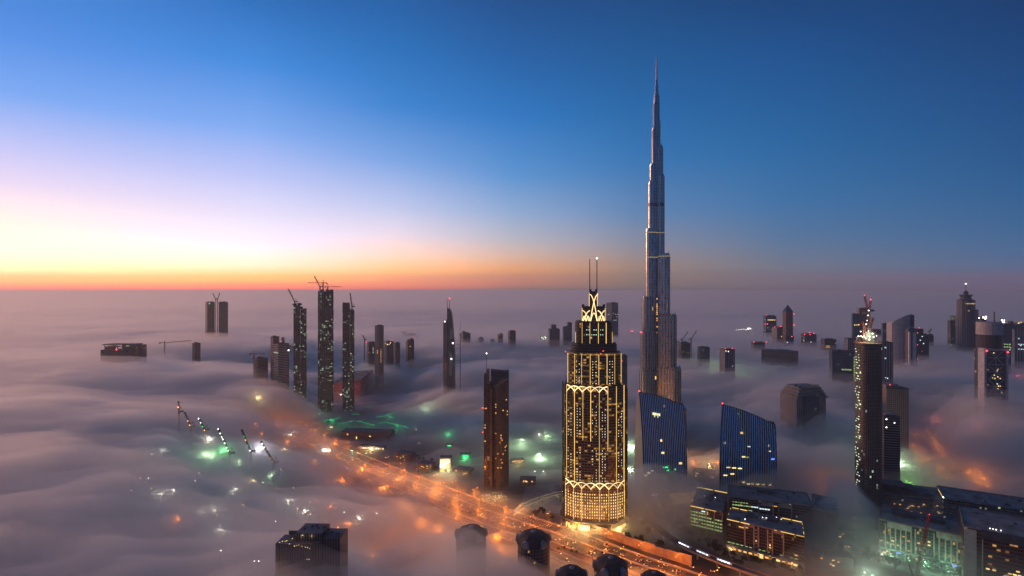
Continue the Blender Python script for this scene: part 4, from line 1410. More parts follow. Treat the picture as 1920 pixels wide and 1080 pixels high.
def sunken_complex():
    Y, s, cx = 1572.0, 1.572, 230.0
    zt = lambda py: CAMZ - (py - HY) * s
    t = thing("terminal_block", "wide dark block with flat oversailing roof sunk in fog", "building", ((cx - CX) * s, Y, 0))
    x = lambda p: (p - cx) * s
    MB().prism(rect(x(227), -12, 46 * s, 40), 0, zt(654)).build("main_block", F_DARK, t)
    MB().prism(rect(x(203.5), 8, 6.5 * s, 30), 0, zt(649)).build("side_block", F_PINK, t)
    MB().prism(rect(x(242), 14, 26 * s, 30), 0, zt(645)).prism(rect(x(258.5), 22, 5.5 * s, 20), 0, zt(647.5)).build("rear_block", F_DARK, t)
    m = MB().box(x(217), -4, zt(645), 30 * s, 34, 2.4)
    for p in (205, 213, 221, 229):
        m.tube((x(p), -18, zt(654)), (x(p), -18, zt(645)), 0.8, 5)
    m.box(x(217), -6, zt(649.5), 20 * s, 28, 1.5)
    m.build("flat_roof", M_DROOF, t)
    red_lights(t, [(x(234.3), -34, zt(653))], 1.9)
    MB().box(x(240), -2, zt(648.5), 6 * s, 1, 2).build("lit_window", G_WING, t)


sunken_complex()


def masted_tower():
    Y, s, cx = 1549.0, 1.549, 842.0
    zt = lambda py: CAMZ - (py - HY) * s
    x = lambda p: (p - cx) * s
    t = thing("masted_tower", "slim burnt hotel tower under repair with curved blade top and two masts", "skyscraper", (x(842) + (cx - CX) * s, Y, 0))
    MB().prism(rect(x(836), 4, 8.5 * s, 26), 0, zt(600)).build("side_shaft", facade("grey_shaft", 4, 3, (0.22, 0.19, 0.19), (0.05, 0.045, 0.05), 0.5, 0.9, 0.005, WARM, 0.7), t)
    # blade: curved right edge
    prof = [(853.5, 720), (852.6, 660), (851.5, 640), (849.8, 615), (848.3, 598), (846.8, 586), (844.5, 580), (841.8, 578)]
    b = MB()
    pts = [(x(839.2), 0.0)] + [(x(p), max(0, zt(y))) for p, y in prof] + [(x(839.2), zt(578))]
    pts[0] = (x(839.2), 0.0)
    pts[1] = (x(853.5), 0.0)
    fr = [(px, -14, z) for px, z in pts]
    bk = [(px, 14, z) for px, z in pts]
    b.face(fr, [(p[0], p[2]) for p in fr])
    b.face(bk[::-1])
    for i in range(len(pts)):
        j = (i + 1) % len(pts)
        b.face([fr[i], bk[i], bk[j], fr[j]], [(0, fr[i][2]), (28, fr[i][2]), (28, fr[j][2]), (0, fr[j][2])])
    b.build("blade", facade("burnt_blade_wall", 5, 5, (0.09, 0.09, 0.11), (0.03, 0.03, 0.04), 0.6, 0.5, 0.01, COOL, 0.6, clump=1.5), t)
    m = MB().box(x(847), -14.6, zt(625), 8, 1, 30).box(x(846), -14.6, zt(680), 8, 1, 70)
    m.build("sheeting", plain("pale_sheeting", (0.26, 0.27, 0.28), 0.8, vary=0.5), t)
    MB().box(x(847), -15.3, zt(658), 7, 1, 9).build("opening", M_DROOF, t)
    for p in (838.6, 843.0):
        MB().tube((x(p), 0, zt(580)), (x(p), 0, zt(561)), 0.9, 5, 0.7).build("mast", M_STEEL, t)
    red_lights(t, [(x(843), 0, zt(559.5))], 1.9)
    MB().box(x(834.8), -10, zt(602.5), 3.2, 1, 3.2).build("lit_window", G_WHITE, t)
    for p, y in ((850.3, 642.5), (847.5, 671.5)):
        MB().box(x(p), -16, zt(y), 3.2, 1, 3.2).build("lit_window", G_WHITE, t)


masted_tower()


def build_site_tower(label, x0, x1, ytop, Y, step=None, group="three towers under construction with cranes"):
    """concrete tower going up: lit bare floors, dark plant bands, hoist rail"""
    s = Y / F
    cx = (x0 + x1) / 2
    zt = lambda py: CAMZ - (py - HY) * s
    t = thing("unfinished_tower", label, "building site", ((cx - CX) * s, Y, 0), group=group)
    W = (x1 - x0) * s
    va = math.atan2(cx - CX, F)
    # chamfered plan
    c = W * 0.13
    h = W / 2
    pl = [(-h + c, -h), (h - c, -h), (h, -h + c), (h, h - c), (h - c, h), (-h + c, h), (-h, h - c), (-h, -h + c)]
    rot = lambda q: [(x * math.cos(-va) - y * math.sin(-va), x * math.sin(-va) + y * math.cos(-va)) for x, y in q]
    if step:
        xs, yst = step
        wl = (xs - x0) * s
        MB().prism(rot([(-h, -h + 2), (-h + wl, -h + 2), (-h + wl, h), (-h, h)]), 0, zt(ytop)).build("facade", F_CONST, t)
        MB().prism(rot([(-h + wl + 0.3, -h), (h - c, -h), (h, -h + c), (h, h - 3), (-h + wl + 0.3, h - 3)]), 0, zt(yst)).build("facade", F_CONST, t)
    else:
        MB().prism(rot(pl), 0, zt(ytop)).build("facade", F_CONST, t)
    r = MB()
    for k in range(9):
        a = rnd.uniform(-h, h) * 0.9
        zz = zt(ytop) if not step or a < (step[0] - cx) * s else zt(step[1])
        r.box(a, rnd.uniform(-h, h) * 0.6, zz + 2, W * rnd.uniform(0.05, 0.2), W * 0.2, rnd.uniform(3, 7))
    r.build("formwork", M_DCONC, t)
    bd = MB()
    for py in ((583, 666, 700) if x0 < 600 < x1 else (ytop + 24, ytop + 70)):
        bd.prism(rot([(p[0] * 1.012, p[1] * 1.012) for p in pl]), zt(py) - 3.2, zt(py) + 3.2) if not step else None
    if not step:
        bd.build("plant_band", M_DROOF, t)
    ho = MB()
    ho.truss((h + 1.5, -h * 0.5, 0), (h + 1.5, -h * 0.5, zt(ytop + 18)), 1.6, 12, 0.22)
    ho.build("hoist_rail", M_STEEL, t)
    return t, s, cx, h


build_site_tower("middle and tallest of three crane topped construction towers", 597, 624.5, 546, 1420)
build_site_tower("stepped construction tower left of the tallest crane topped one", 551.3, 574, 572, 1400, (563, 578.5))
build_site_tower("construction tower with rounded shoulder right of the tallest crane topped one", 642.8, 664, 570, 1440, (656, 583))


def round_site_tower():
    Y, s, cx = 738.0, 0.738, 1628.0
    zt = lambda py: CAMZ - (py - HY) * s
    t = thing("unfinished_tower", "near round cornered tower under construction with floodlit working deck", "building site", ((cx - CX) * s, Y, 0), -0.5)
    a = 19.3 * s
    pl = ellipse(0, 0, a, a, 28, 3.2, 0.4)
    MB().prism(pl, 0, zt(644)).build("facade", facade("site_curtain_wall", 3.7, 2.6, (0.10, 0.085, 0.085), (0.014, 0.014, 0.02), 0.7, 0.7, 0.008, PALE, 0.8, clump=1.5), t)
    # open floors on the left flank, slab edges and work lamps
    sl = MB()
    n = int((zt(650) - 20) / 3.7)
    for k in range(n):
        z = 20 + 3.7 * k
        sl.prism([(x * 1.02, y * 1.02) for x, y in pl], z, z + 0.5)
    sl.build("floor_slabs", plain("slab_edge", (0.15, 0.11, 0.10), 0.85), t)
    sp = []
    for k in range(n):
        z = 22 + 3.7 * k
        for ang in (R(154), R(164), R(176), R(188)):
            if rnd.random() < 0.36:
                i = min(range(len(pl)), key=lambda q: abs((math.atan2(pl[q][1], pl[q][0]) - (ang + 0.32 + 0.1) + math.pi) % (2 * math.pi) - math.pi))
                p, q = pl[i], pl[(i + 1) % len(pl)]
                l = math.hypot(q[0] - p[0], q[1] - p[1])
                f = rnd.random()
                sp.append((p[0] + (q[0] - p[0]) * f, p[1] + (q[1] - p[1]) * f, z, (q[1] - p[1]) / l, -(q[0] - p[0]) / l))
    lit_panes(t, sp, 1.5, 1.0, glow("site_lamp_pane", (0.85, 1.0, 0.65), 1.5), "lit_floor", 100)
    pf = MB().prism([(x * 1.08, y * 1.08) for x, y in pl], zt(644), zt(642))
    for k in range(26):
        an = 2 * math.pi * k / 26
        pf.tube((a * 1.0 * math.cos(an), a * 1.0 * math.sin(an), zt(642)), (a * 1.0 * math.cos(an), a * 1.0 * math.sin(an), zt(634) + rnd.uniform(-2, 2)), 0.25, 4)
    pf.build("working_deck", plain("deck_timber", (0.22, 0.10, 0.08), 0.8), t)
    cr = MB().prism(rect(1, 2, 11, 11, 0.3), zt(642), zt(622))
    cr.truss((0, 0, zt(625)), (0.5, 0, zt(578)), 3.0, 4, 0.3)
    cr.build("core_wall", M_DCONC, t)
    lm = MB()
    for px, py, r in ((1612, 630.5, 1.0), (1616, 630, 0.8), (1621, 630.5, 1.1), (1629.5, 630.5, 1.2), (1635.5, 631, 1.0), (1629, 636, 0.9), (1634, 624.5, 0.8), (1615.5, 621.5, 0.9), (1618, 632.5, 0.7), (1627.5, 620, 0.7), (1640, 628.5, 0.6), (1624, 607.5, 0.7), (1625.5, 600.5, 0.7), (1627, 591, 0.7), (1628, 582, 0.8), (1623, 634, 0.8)):
        MB().ball(((px - cx) * s, -6, zt(py)), r * 0.8, 6, 4).build("flood_lamp", G_GREENW if px < 1620 else G_WHITE, t)
    for px, py, w in ((1614, 630, 9e3), (1631, 629, 1.2e4), (1622, 634, 7e3)):
        point(t, ((px - cx) * s, -12, zt(py) + 2), (0.85, 1.0, 0.6), w, 1.0)
    for px, z, w in ((1607, zt(700), 2500), (1607, zt(760), 2500), (1611, zt(820), 2500)):
        point(t, ((px - cx) * s - 8, -8, z), (0.85, 1.0, 0.6), w, 1.0)


round_site_tower()

# ------------------------------------------------------------------ cranes
def hammer_crane(label, px, py, Y, zbase, px_tip, px_tail, group=None, mat=None, th=0.4, dep=0.0, red=False):
    """tower crane with level jib: mast column at photo column px, jib level at photo row py"""
    s = Y / F
    mat = mat or M_STEEL
    t = thing("tower_crane", label, "crane", ((px - CX) * s, Y, zbase), group=group)
    z = CAMZ - (py - HY) * s - zbase
    L, T = (px_tip - px) * s, (px_tail - px) * s
    MB().truss((0, 0, 0), (0, 0, z), 2.0, 6, th).build("mast", mat, t)
    MB().truss((0, 0, z), (L, dep, z), 1.6, 6, th * 0.8).build("jib", mat, t)
    MB().truss((0, 0, z), (T, 0, z), 1.6, 6, th * 0.8).build("counter_jib", mat, t)
    MB().box(T * 0.9, 0, z - 1.5, abs(T) * 0.22 + 1, 2.2, 3.4).build("counterweight", M_DCONC, t)
    a = MB().tube((0, 0, z), (0, 0, z + 8), th * 1.6, 4)
    a.tube((0, 0, z + 8), (L * 0.6, dep * 0.6, z + 0.8), th * 0.4, 3).tube((0, 0, z + 8), (T * 0.85, 0, z + 0.8), th * 0.4, 3)
    a.build("apex", mat, t)
    MB().box(1.6, -1.2, z - 1.4, 2.0, 2.0, 2.4).build("cab", M_WHITE, t)
    MB().tube((L * 0.7, dep * 0.7, z), (L * 0.7, dep * 0.7, z - 14), th * 0.3, 3).box(L * 0.7, dep * 0.7, z - 14, 1, 1, 1.6).build("hook", M_STEEL, t)
    if red:
        red_lights(t, [(0, 0, z + 9)], 1.4)
    return t


def luff_crane(label, px, py, Y, zbase, tip, group=None, mat=None, th=0.4, lamps=(), red=False, mast=True, lampr=0.8):
    """luffing crane: pivot at photo (px, py), boom tip at photo point tip"""
    s = Y / F
    mat = mat or M_STEEL
    t = thing("luffing_crane", label, "crane", ((px - CX) * s, Y, zbase), group=group)
    z = CAMZ - (py - HY) * s - zbase
    tx, tz = (tip[0] - px) * s, CAMZ - (tip[1] - HY) * s - zbase
    sg = -1 if tx > 0 else 1
    MB().truss((0, 0, 0), (0, 0, z), 2.2, 6, th).build("mast", mat, t)
    MB().truss((0, 0, z), (tx, 0, tz), 1.8, 5, th).build("boom", mat, t)
    MB().box(sg * 4, 0, z + 0.6, 8, 2.6, 2.6).build("machine_deck", M_DCONC, t)
    b = MB().tube((0, 0, z), (sg * 3.0, 0, z + 9), th * 0.8, 4).tube((sg * 7, 0, z + 1), (sg * 3.0, 0, z + 9), th * 0.8, 4)
    b.tube((sg * 3.0, 0, z + 9), (tx * 0.92, 0, z + (tz - z) * 0.92), th * 0.3, 3)
    b.build("a_frame", mat, t)
    MB().tube((tx, 0, tz), (tx, 0, tz - (tz - z) * 0.45), th * 0.3, 3).build("hook_line", M_STEEL, t)
    if red:
        red_lights(t, [(tx, 0, tz + 1)], red if red is not True else 1.4)
    for u, m_ in lamps:
        q = (tx * u, -1.6, z + (tz - z) * u)
        MB().ball((0, 0, 0), lampr, 6, 4).build("boom_lamp", m_, t).location = q
    return t


GC = "cranes on the unfinished towers"
luff_crane("luffing crane between the two matching slab towers leaning left", 404.5, 562, 2390, 0, (399, 549.5), "paired luffing cranes", th=0.5)
luff_crane("luffing crane between the two matching slab towers leaning right", 408, 562, 2390, 0, (412, 549), "paired luffing cranes", th=0.5)
hammer_crane("level jib crane standing alone out of far fog bank", 308.7, 642.5, 1807, 60, 335, 298.5, th=0.5, dep=70)
hammer_crane("level jib crane left of the green lit unfinished deck", 476, 663, 1440, 60, 497, 468, th=0.35)
luff_crane("luffing crane leaning left on the left construction tower", 552.5, 566, 1400, 240, (540.5, 541.5), GC, M_YELSTEEL)
luff_crane("luffing crane leaning left on the tallest construction tower", 600, 538, 1420, 290, (589.5, 517.5), GC, M_REDSTEEL)
hammer_crane("level jib crane at centre of the tallest construction tower", 605.8, 530, 1425, 300, 577, 613, GC, M_REDSTEEL)
hammer_crane("low level jib crane at right of the tallest construction tower", 614.5, 537.3, 1410, 300, 640, 609, GC, M_REDSTEEL)
luff_crane("steep luffing crane on the rounded construction tower", 660, 575, 1440, 240, (656.5, 549.5), GC, M_YELSTEEL)
hammer_crane("tiny level jib crane beside the long grey far slab", 757.5, 623.2, 2650, 60, 763, 753.5, th=0.6)
luff_crane("faint luffing crane left of the brown slender tower", 683.5, 637, 1950, 30, (680, 628), th=0.5)
luff_crane("faint crane leaning right above the small far block", 1279, 637, 1950, 100, (1290, 622), "faint cranes right of the tallest tower", th=0.4)
luff_crane("fainter crane leaning right farther from the tallest tower", 1296, 636, 2000, 60, (1306, 620), "faint cranes right of the tallest tower", th=0.4)
hammer_crane("faint level jib crane nearest the tallest tower", 1269, 640, 1950, 60, 1263, 1272, "faint cranes right of the tallest tower", th=0.4)
luff_crane("tall crane with red tip leaning left over floodlit deck", 1627.5, 583, 742, 232, (1621, 555), "cranes over the floodlit deck", M_REDSTEEL, 0.22, red=0.75)
luff_crane("tall crane with red tip leaning right over floodlit deck", 1628.5, 588, 736, 232, (1632.5, 563), "cranes over the floodlit deck", M_REDSTEEL, 0.22, red=0.75)
luff_crane("short crane leaning right low over floodlit deck", 1632.5, 613, 738, 232, (1637.5, 595), "cranes over the floodlit deck", M_REDSTEEL, 0.25)
luff_crane("short red crane at left of floodlit deck", 1620.5, 614, 738, 232, (1617, 603), "cranes over the floodlit deck", M_REDSTEEL, 0.25)
luff_crane("dim crane on blocks right of the curved pale tower", 1743, 622, 2200, 100, (1747, 616), th=0.5)

# lattice tower tied to the hotel under repair
Y0 = 1549.0
t = thing("lattice_mast", "thin lattice mast tied by struts to burnt hotel tower", "mast", ((863 - CX) * Y0 / F, Y0, 0))
zz = lambda py: CAMZ - (py - HY) * Y0 / F
MB().truss((0, 0, 0), (0, 0, zz(626)), 1.4, 8, 0.3).tube((0, 0, zz(626)), (0, 0, zz(599)), 0.5, 5, 0.3).box(-1, 0, zz(626), 4, 3, 3).build("mast", M_STEEL, t)
for py in (645.5, 654, 664.5, 676, 687):
    MB().tube((0, 0, zz(py)), (-15, 0, zz(py)), 0.4, 4).build("tie_strut", M_STEEL, t)

# site cranes strung with lamps, rising out of the fog
GS = "lamp strung crane booms in the fog"
luff_crane("short upright boom with orange glow at its foot", 335.5, 772, 960, 10, (334.5, 752), GS, th=0.35, lamps=[(0.45, G_ORANGE)])
luff_crane("boom leaning left with two orange lamps", 358, 800, 930, 10, (346, 772.5), GS, th=0.35, lamps=[(0.4, G_ORANGE), (0.12, G_ORANGE)])
luff_crane("boom leaning left with small white and green lamps", 384, 806, 910, 10, (372.5, 783), GS, th=0.35, lamps=[(0.93, G_WHITE), (0.6, G_WHITE), (0.28, G_GREEN), (-0.02, G_ORANGE)])
luff_crane("boom densely strung with white lamps beside a green lamp", 431, 850, 850, 8, (410, 804), GS, th=0.3, lamps=[(1.0, G_WHITE), (0.82, G_WHITE), (0.68, G_WHITE), (0.58, G_WHITE), (0.42, G_WHITE), (0.24, G_GREENW), (0.12, G_GREENW)])
luff_crane("tall boom with green lamps and one bright foot lamp", 470, 846, 860, 8, (453, 805), GS, th=0.35, lamps=[(0.68, G_GREEN), (0.52, G_ORANGE), (0.28, G_GREEN), (0.04, G_WHITE)])
luff_crane("rightmost strung boom beside a violet white floodlight", 513, 867, 830, 8, (489.5, 827), GS, th=0.35, lamps=[(0.88, G_WHITE), (0.72, G_WHITE), (0.42, G_WIN), (0.22, G_WIN), (0.05, G_WIN)])

# red crawler crane at lower right
t = thing("crawler_crane", "tall red lattice crawler crane leaning right before cream columned office", "crane", at(1718, 1086, 600) * 1.0)
t.location.z = 0
tip = at(1742.5, 966, 600) - t.location
MB().truss((0, 0, 3), tip, 2.2, 3.0, 0.28).build("boom", M_REDSTEEL, t)
MB().truss((-3, 0, 3), (-9, 0, 20), 1.0, 3.0, 0.18).tube((-9, 0, 20), tip * 0.98, 0.1, 3).build("gantry", M_REDSTEEL, t)
MB().box(-3, 0, 3, 8, 4, 3.4).build("machine_house", M_REDSTEEL, t)
MB().box(2, -1.6, 3, 2.2, 1.6, 2.6).build("cab", M_WHITE, t)
for y in (-2.2, 2.2):
    MB().box(0, y, 0.7, 9, 1.2, 1.4).build("track", M_STEEL, t)
red_lights(t, [tuple(tip + Vector((0, 0, 0.8)))], 0.55)


# ------------------------------------------------------------------ near office blocks
def office(name, label, FL, FR, BR, BL, h, mat, cat="office block", sidemat=None):
    c = (Vector(FL) + Vector(FR) + Vector(BR) + Vector(BL)) / 4
    t = thing(name, label, cat, (c.x, c.y, 0))
    P = [(p[0] - c.x, p[1] - c.y) for p in (FL, FR, BR, BL)]
    MB().prism(P, 0, h).build("facade", mat, t)
    ins = [(p[0] * 0.985, p[1] * 0.985) for p in P]
    MB().prism(ins, h, h + 0.4).build("roof", M_ROOF, t)
    pr = MB()
    for i in range(4):
        a, b = P[i], P[(i + 1) % 4]
        l = math.hypot(b[0] - a[0], b[1] - a[1])
        an = math.atan2(b[1] - a[1], b[0] - a[0])
        pr.box((a[0] + b[0]) / 2 * 0.995, (a[1] + b[1]) / 2 * 0.995, h + 0.8, l * 0.985, 0.5, 1.6, an)
    pr.build("parapet", M_CONC, t)
    # air units, ducts and tanks standing on the roof
    ax = math.atan2(P[1][1] - P[0][1], P[1][0] - P[0][0])
    for k in range(13):
        a, b = rnd.uniform(0.1, 0.9), rnd.uniform(0.15, 0.85)
        x = (P[0][0] * (1 - a) + P[1][0] * a) * (1 - b) + (P[3][0] * (1 - a) + P[2][0] * a) * b
        y = (P[0][1] * (1 - a) + P[1][1] * a) * (1 - b) + (P[3][1] * (1 - a) + P[2][1] * a) * b
        m = MB()
        w_, d_, h_ = rnd.uniform(1.6, 5), rnd.uniform(1.4, 3), rnd.uniform(1.0, 2.4)
        m.box(x, y, h + 0.4 + h_ / 2, w_, d_, h_, ax)
        if k % 3 == 0:
            m.tube((x, y, h + 0.4 + h_), (x, y, h + 0.9 + h_), 0.6, 8)
        m.build("air_unit", M_CONC if k % 2 else M_DCONC, t)
    return t, P


def on(a, b, u, out=0.0):
    dx, dy = b[0] - a[0], b[1] - a[1]
    l = math.hypot(dx, dy)
    return (a[0] + dx * u + dy / l * out, a[1] + dy * u - dx / l * out), math.atan2(dy, dx), l


def strips(t, a, b, z, spans, mat=None, out=0.35, name="light_strip"):
    for u0, u1 in spans:
        (x, y), an, l = on(a, b, (u0 + u1) / 2, out)
        MB().box(x, y, z, l * (u1 - u0), 0.5, 0.6, an).build(name, mat or G_GOLD, t)


def ribs(t, a, b, us, z0, z1, w, out, mat, name="pilaster"):
    for u in us:
        (x, y), an, l = on(a, b, u, out / 2)
        MB().box(x, y, (z0 + z1) / 2, w, out, z1 - z0, an).build(name, mat, t)


M_STONE = plain("pinkish_stone", (0.36, 0.27, 0.23), 0.7)
F_NIGHT = facade("office_dark_glass", 3.8, 2.2, (0.05, 0.04, 0.04), (0.012, 0.010, 0.011), 0.85, 0.7, 0.012, WARM, 0.8, clump=1.5)
F_NIGHT2 = facade("office_grey_glass", 3.8, 2.6, (0.12, 0.11, 0.11), (0.015, 0.018, 0.02), 0.8, 0.6, 0.04, PALE, 0.55, clump=1.5)

# the green lit block
t, P = office("office_block", "office block with rows of green lit windows and gold edged roof", (238, 711), (272, 689), (304, 753), (270, 775), 38, F_NIGHT)
strips(t, P[0], P[1], 38.4, [(0.0, 0.42), (0.46, 0.8)])
strips(t, P[2], P[3], 39.4, [(0.0, 0.42), (0.48, 1.0)], out=-0.2)
strips(t, P[3], P[0], 39.4, [(0.02, 0.08), (0.35, 0.42), (0.72, 0.80)], out=-0.2)
ribs(t, P[0], P[1], (0.0, 0.25, 0.5, 0.75, 1.0), 0, 37.5, 1.3, 1.0, M_STONE)
sp = []
for r in range(5):
    for b in range(4):
        for k in range(3):
            if (r == 4 and b in (2, 3)) or rnd.random() < 0.07:
                continue
            (x, y), an, l = on(P[0], P[1], 0.25 * b + 0.045 + 0.08 * k, 0)
            sp.append((x, y, 14 + 4.4 * r, math.sin(an), -math.cos(an)))
lit_panes(t, sp, 2.5, 1.7, G_WING)
(x, y), an, l = on(P[0], P[1], 0.5, 0.6)
MB().box(x - 3, y + 2.0, 34.8, 4.6, 0.4, 1.3, an).build("lit_sign", G_WINC, t)
MB().box(x + 1.4, y - 0.9, 33.6, 1.4, 0.4, 4, an).build("lit_sign", G_WINO, t)
for k in range(5):
    MB().ball((0, 0, 0), 0.35, 6, 4).build("roof_lamp", G_WHITE, t).location = (rnd.uniform(-6, 12), rnd.uniform(-12, 14), 39.6)
cb = MB().box(4, 4, 40.5, 9, 7, 3.5, 0.9).box(-2, -4, 40, 6, 5, 2.5, 0.9)
cb.build("roof_plant", M_DCONC, t)

# the long dark block in front
t, P = office("office_block", "long dark office block with gold roof strips and pale stone piers", (270, 670), (341, 622), (358.5, 659), (289, 704), 38, F_NIGHT)
strips(t, P[0], P[1], 38.4, [(0.0, 0.17), (0.19, 0.31), (0.63, 0.66), (0.71, 0.88), (0.9, 1.0)])
strips(t, P[2], P[3], 39.4, [(0.0, 0.13), (0.15, 0.27), (0.76, 0.86), (0.88, 0.98)], out=-0.2)
strips(t, P[1], P[2], 39.4, [(0.1, 0.3), (0.5, 0.6), (0.8, 0.86)], out=-0.2)
strips(t, P[3], P[0], 39.4, [(0.1, 0.2), (0.6, 0.7)], out=-0.2)
ribs(t, P[0], P[1], (0.245, 0.365, 0.425, 0.545, 0.605, 0.745), 8, 37.5, 1.5, 0.9, M_STONE)
ribs(t, P[0], P[1], (0.3, 0.675), 35.2, 38, 12, 0.7, M_STONE, "frieze")
sp = []
for u in (0.395, 0.575):
    for k in range(6):
        (x, y), an, l = on(P[0], P[1], u, 0.1)
        MB().box(x, y, 13 + 4 * k, 2.6, 0.5, 1.1, an).build("spandrel", M_STONE, t)
for u, z, w, m_ in ((0.2, 32.5, 6, G_WINO), (0.395, 20, 1.4, G_WIN), (0.575, 19, 1.2, G_WIN), (0.575, 16, 2.2, G_WINO), (0.9, 14.5, 3, G_WINO), (0.27, 33.5, 3, G_WINO)):
    (x, y), an, l = on(P[0], P[1], u, 0.25)
    MB().box(x, y, z, w, 0.4, 1.5, an).build("lit_window", m_, t)
for k in range(16):
    if k in (6, 10, 11, 13):
        continue
    (x, y), an, l = on(P[0], P[1], 0.03 + 0.058 * k, 0.25)
    MB().box(x, y, 10.2, 3.4, 0.4, 0.9, an).build("lit_window", G_WING, t)
pod = MB()
for k in range(15):
    (x, y), an, l = on(P[0], P[1], k / 14, 4)
    pod.box(x, y, 3.6, 1.2, 1.2, 7.2, an)
(x, y), an, l = on(P[0], P[1], 0.5, 2.2)
pod.box(x, y, 7.7, l, 5, 0.9, an)
pod.build("arcade", M_STONE, t)
for k in range(14):
    (x, y), an, l = on(P[0], P[1], (k + 0.5) / 14, 0.4)
    MB().box(x, y, 3.0, 4.2, 0.4, 2.2 if k != 6 else 5, an).build("shop_window", G_WINO if k % 3 else G_WIN, t)
for u in (0.08, 0.45, 0.62, 0.85):
    (x, y), an, l = on(P[0], P[1], u, 7)
    point(t, (x, y, 5), (1.0, 0.6, 0.25), 1500, 0.5)
for k in range(8):
    MB().ball((0, 0, 0), 0.4, 6, 4).build("roof_lamp", G_WHITE, t).location = (rnd.uniform(-25, 25), rnd.uniform(2, 8), 40)
MB().box(-12, 12, 40.5, 8, 6, 4, -0.6).build("roof_plant", M_DCONC, t)
MB().box(10, 0, 40.5, 12, 7, 4, -0.6).build("roof_plant", M_DCONC, t)

# the block behind
t, P = office("office_block", "hazy office block with one greenish lit floor behind the gold edged roofs", (296, 726), (392, 694), (408, 738), (312, 770), 44, F_NIGHT2)
ribs(t, P[0], P[1], (0.36, 0.53, 0.6, 0.75), 0, 43, 1.6, 0.9, M_STONE)
ribs(t, P[0], P[1], (0.45, 0.68), 38, 43.5, 14, 0.8, M_STONE, "frieze")
for k in range(14):
    (x, y), an, l = on(P[0], P[1], 0.05 + 0.033 * k, 0.2)
    MB().box(x, y, 34.5 if k < 10 else 33.4, 2.8, 0.4, 1.4, an).build("lit_window", G_WING if k < 7 else G_WINC, t)
    if k < 6:
        MB().box(x, y, 38.5, 2.4, 0.4, 0.8, an).build("lit_window", G_WING, t)
strips(t, P[0], P[1], 39, [(0.5, 0.58), (0.66, 0.72)], G_WINO, name="lit_band")
MB().box(0, 10, 46, 20, 8, 4, -0.3).build("roof_plant", M_DCONC, t)
t, P = office("office_block", "plain dark end block closing the row right of the gold edged roofs", (388, 690), (412, 676), (440, 722), (416, 740), 42, facade("blank_wall", 4, 5, (0.10, 0.10, 0.11), (0.02, 0.02, 0.025), 0.4, 0.5, 0.01, WARM, 0.5))
ribs(t, P[0], P[1], (0.02, 0.98), 0, 41, 1.2, 0.6, M_DCONC)

# white block with a grid of lit windows
t, P = office("office_block", "low white block with a full grid of yellow lit windows by sail tower foot", (228, 792), (281, 806), (275, 832), (222, 818), 25, plain("white_render", (0.42, 0.36, 0.30), 0.8), sidemat=None)
lit_panes(t, [(x, y, z, nx, ny) for x, y, z, nx, ny in wall_spots(on(P[0], P[1], 0.14)[0], on(P[0], P[1], 0.98)[0], 5, 22.5, 17, 5, 0.93)], 1.5, 1.9, G_WIN)
strips(t, P[0], P[1], 14, [(0.58, 0.75)], G_GOLD, 0.8)

# cream columned office at right
M_CREAM = plain("cream_columns", (0.42, 0.44, 0.33), 0.7)
F_CREAMG = facade("columned_glass", 3.9, 2.2, (0.10, 0.12, 0.10), (0.02, 0.03, 0.03), 0.85, 0.72, 0.07, WARM, 0.9, clump=1.6, floorlit=0.10)
t, P = office("office_block", "cream columned office with tall dark window bays behind red crawler crane", (452, 657), (519, 611), (548, 648), (481, 694), 43.5, F_CREAMG)
ribs(t, P[0], P[1], [0.08 + 0.062 * k for k in range(6)] + [0.44, 0.655, 0.715, 0.785, 0.85, 0.915, 0.985], 10, 41, 1.3, 1.0, M_CREAM, "column")
ribs(t, P[0], P[1], (0.25, 0.83), 36.5, 43.5, 24, 0.8, M_CREAM, "frieze")
(x, y), an, l = on(P[0], P[1], 0.5, 1.4)
MB().box(x, y, 10, l * 0.98, 2.6, 1.4, an).build("ledge", M_CREAM, t)
for u in (0.02, 0.12, 0.22, 0.32, 0.42, 0.52, 0.62, 0.72, 0.82, 0.92, 0.985):
    (x, y), an, l = on(P[0], P[1], u, 2.2)
    MB().box(x, y, 4.7, 1.4, 1.4, 9.4, an).build("column", M_CREAM, t)
for k in range(18):
    (x, y), an, l = on(P[0], P[1], rnd.choice((0.11, 0.17, 0.235, 0.3, 0.36, 0.48, 0.54, 0.6)), 0.2)
    MB().box(x, y, rnd.choice((13, 17, 21, 25, 29)), 2.6, 0.4, 1.4, an).build("lit_window", rnd.choice((G_WINO, G_WIN, G_WING)), t)
for k in range(12):
    (x, y), an, l = on(P[0], P[1], rnd.uniform(0.05, 0.98), 0.3)
    MB().box(x, y, rnd.uniform(3, 7), rnd.uniform(1.5, 4), 0.4, 1.6, an).build("shop_window", rnd.choice((G_WINO, G_WIN)), t)
for u, z in ((0.24, 8.8), (0.88, 8.8)):
    (x, y), an, l = on(P[0], P[1], u, 2.9)
    MB().box(x, y, z, 4.4, 0.4, 1.2, an).build("lit_sign", G_BLUE, t)
MB().box(-10, 14, 46, 26, 12, 5, -0.6).build("roof_plant", M_DROOF, t)
MB().box(16, -2, 46, 18, 10, 4, -0.6).build("roof_plant", M_DROOF, t)
for u in (0.15, 0.35, 0.55, 0.8):
    (x, y), an, l = on(P[0], P[1], u, 16)
    point(t, (x, y, 9), (0.45, 1.0, 0.65), 9000, 1.0)

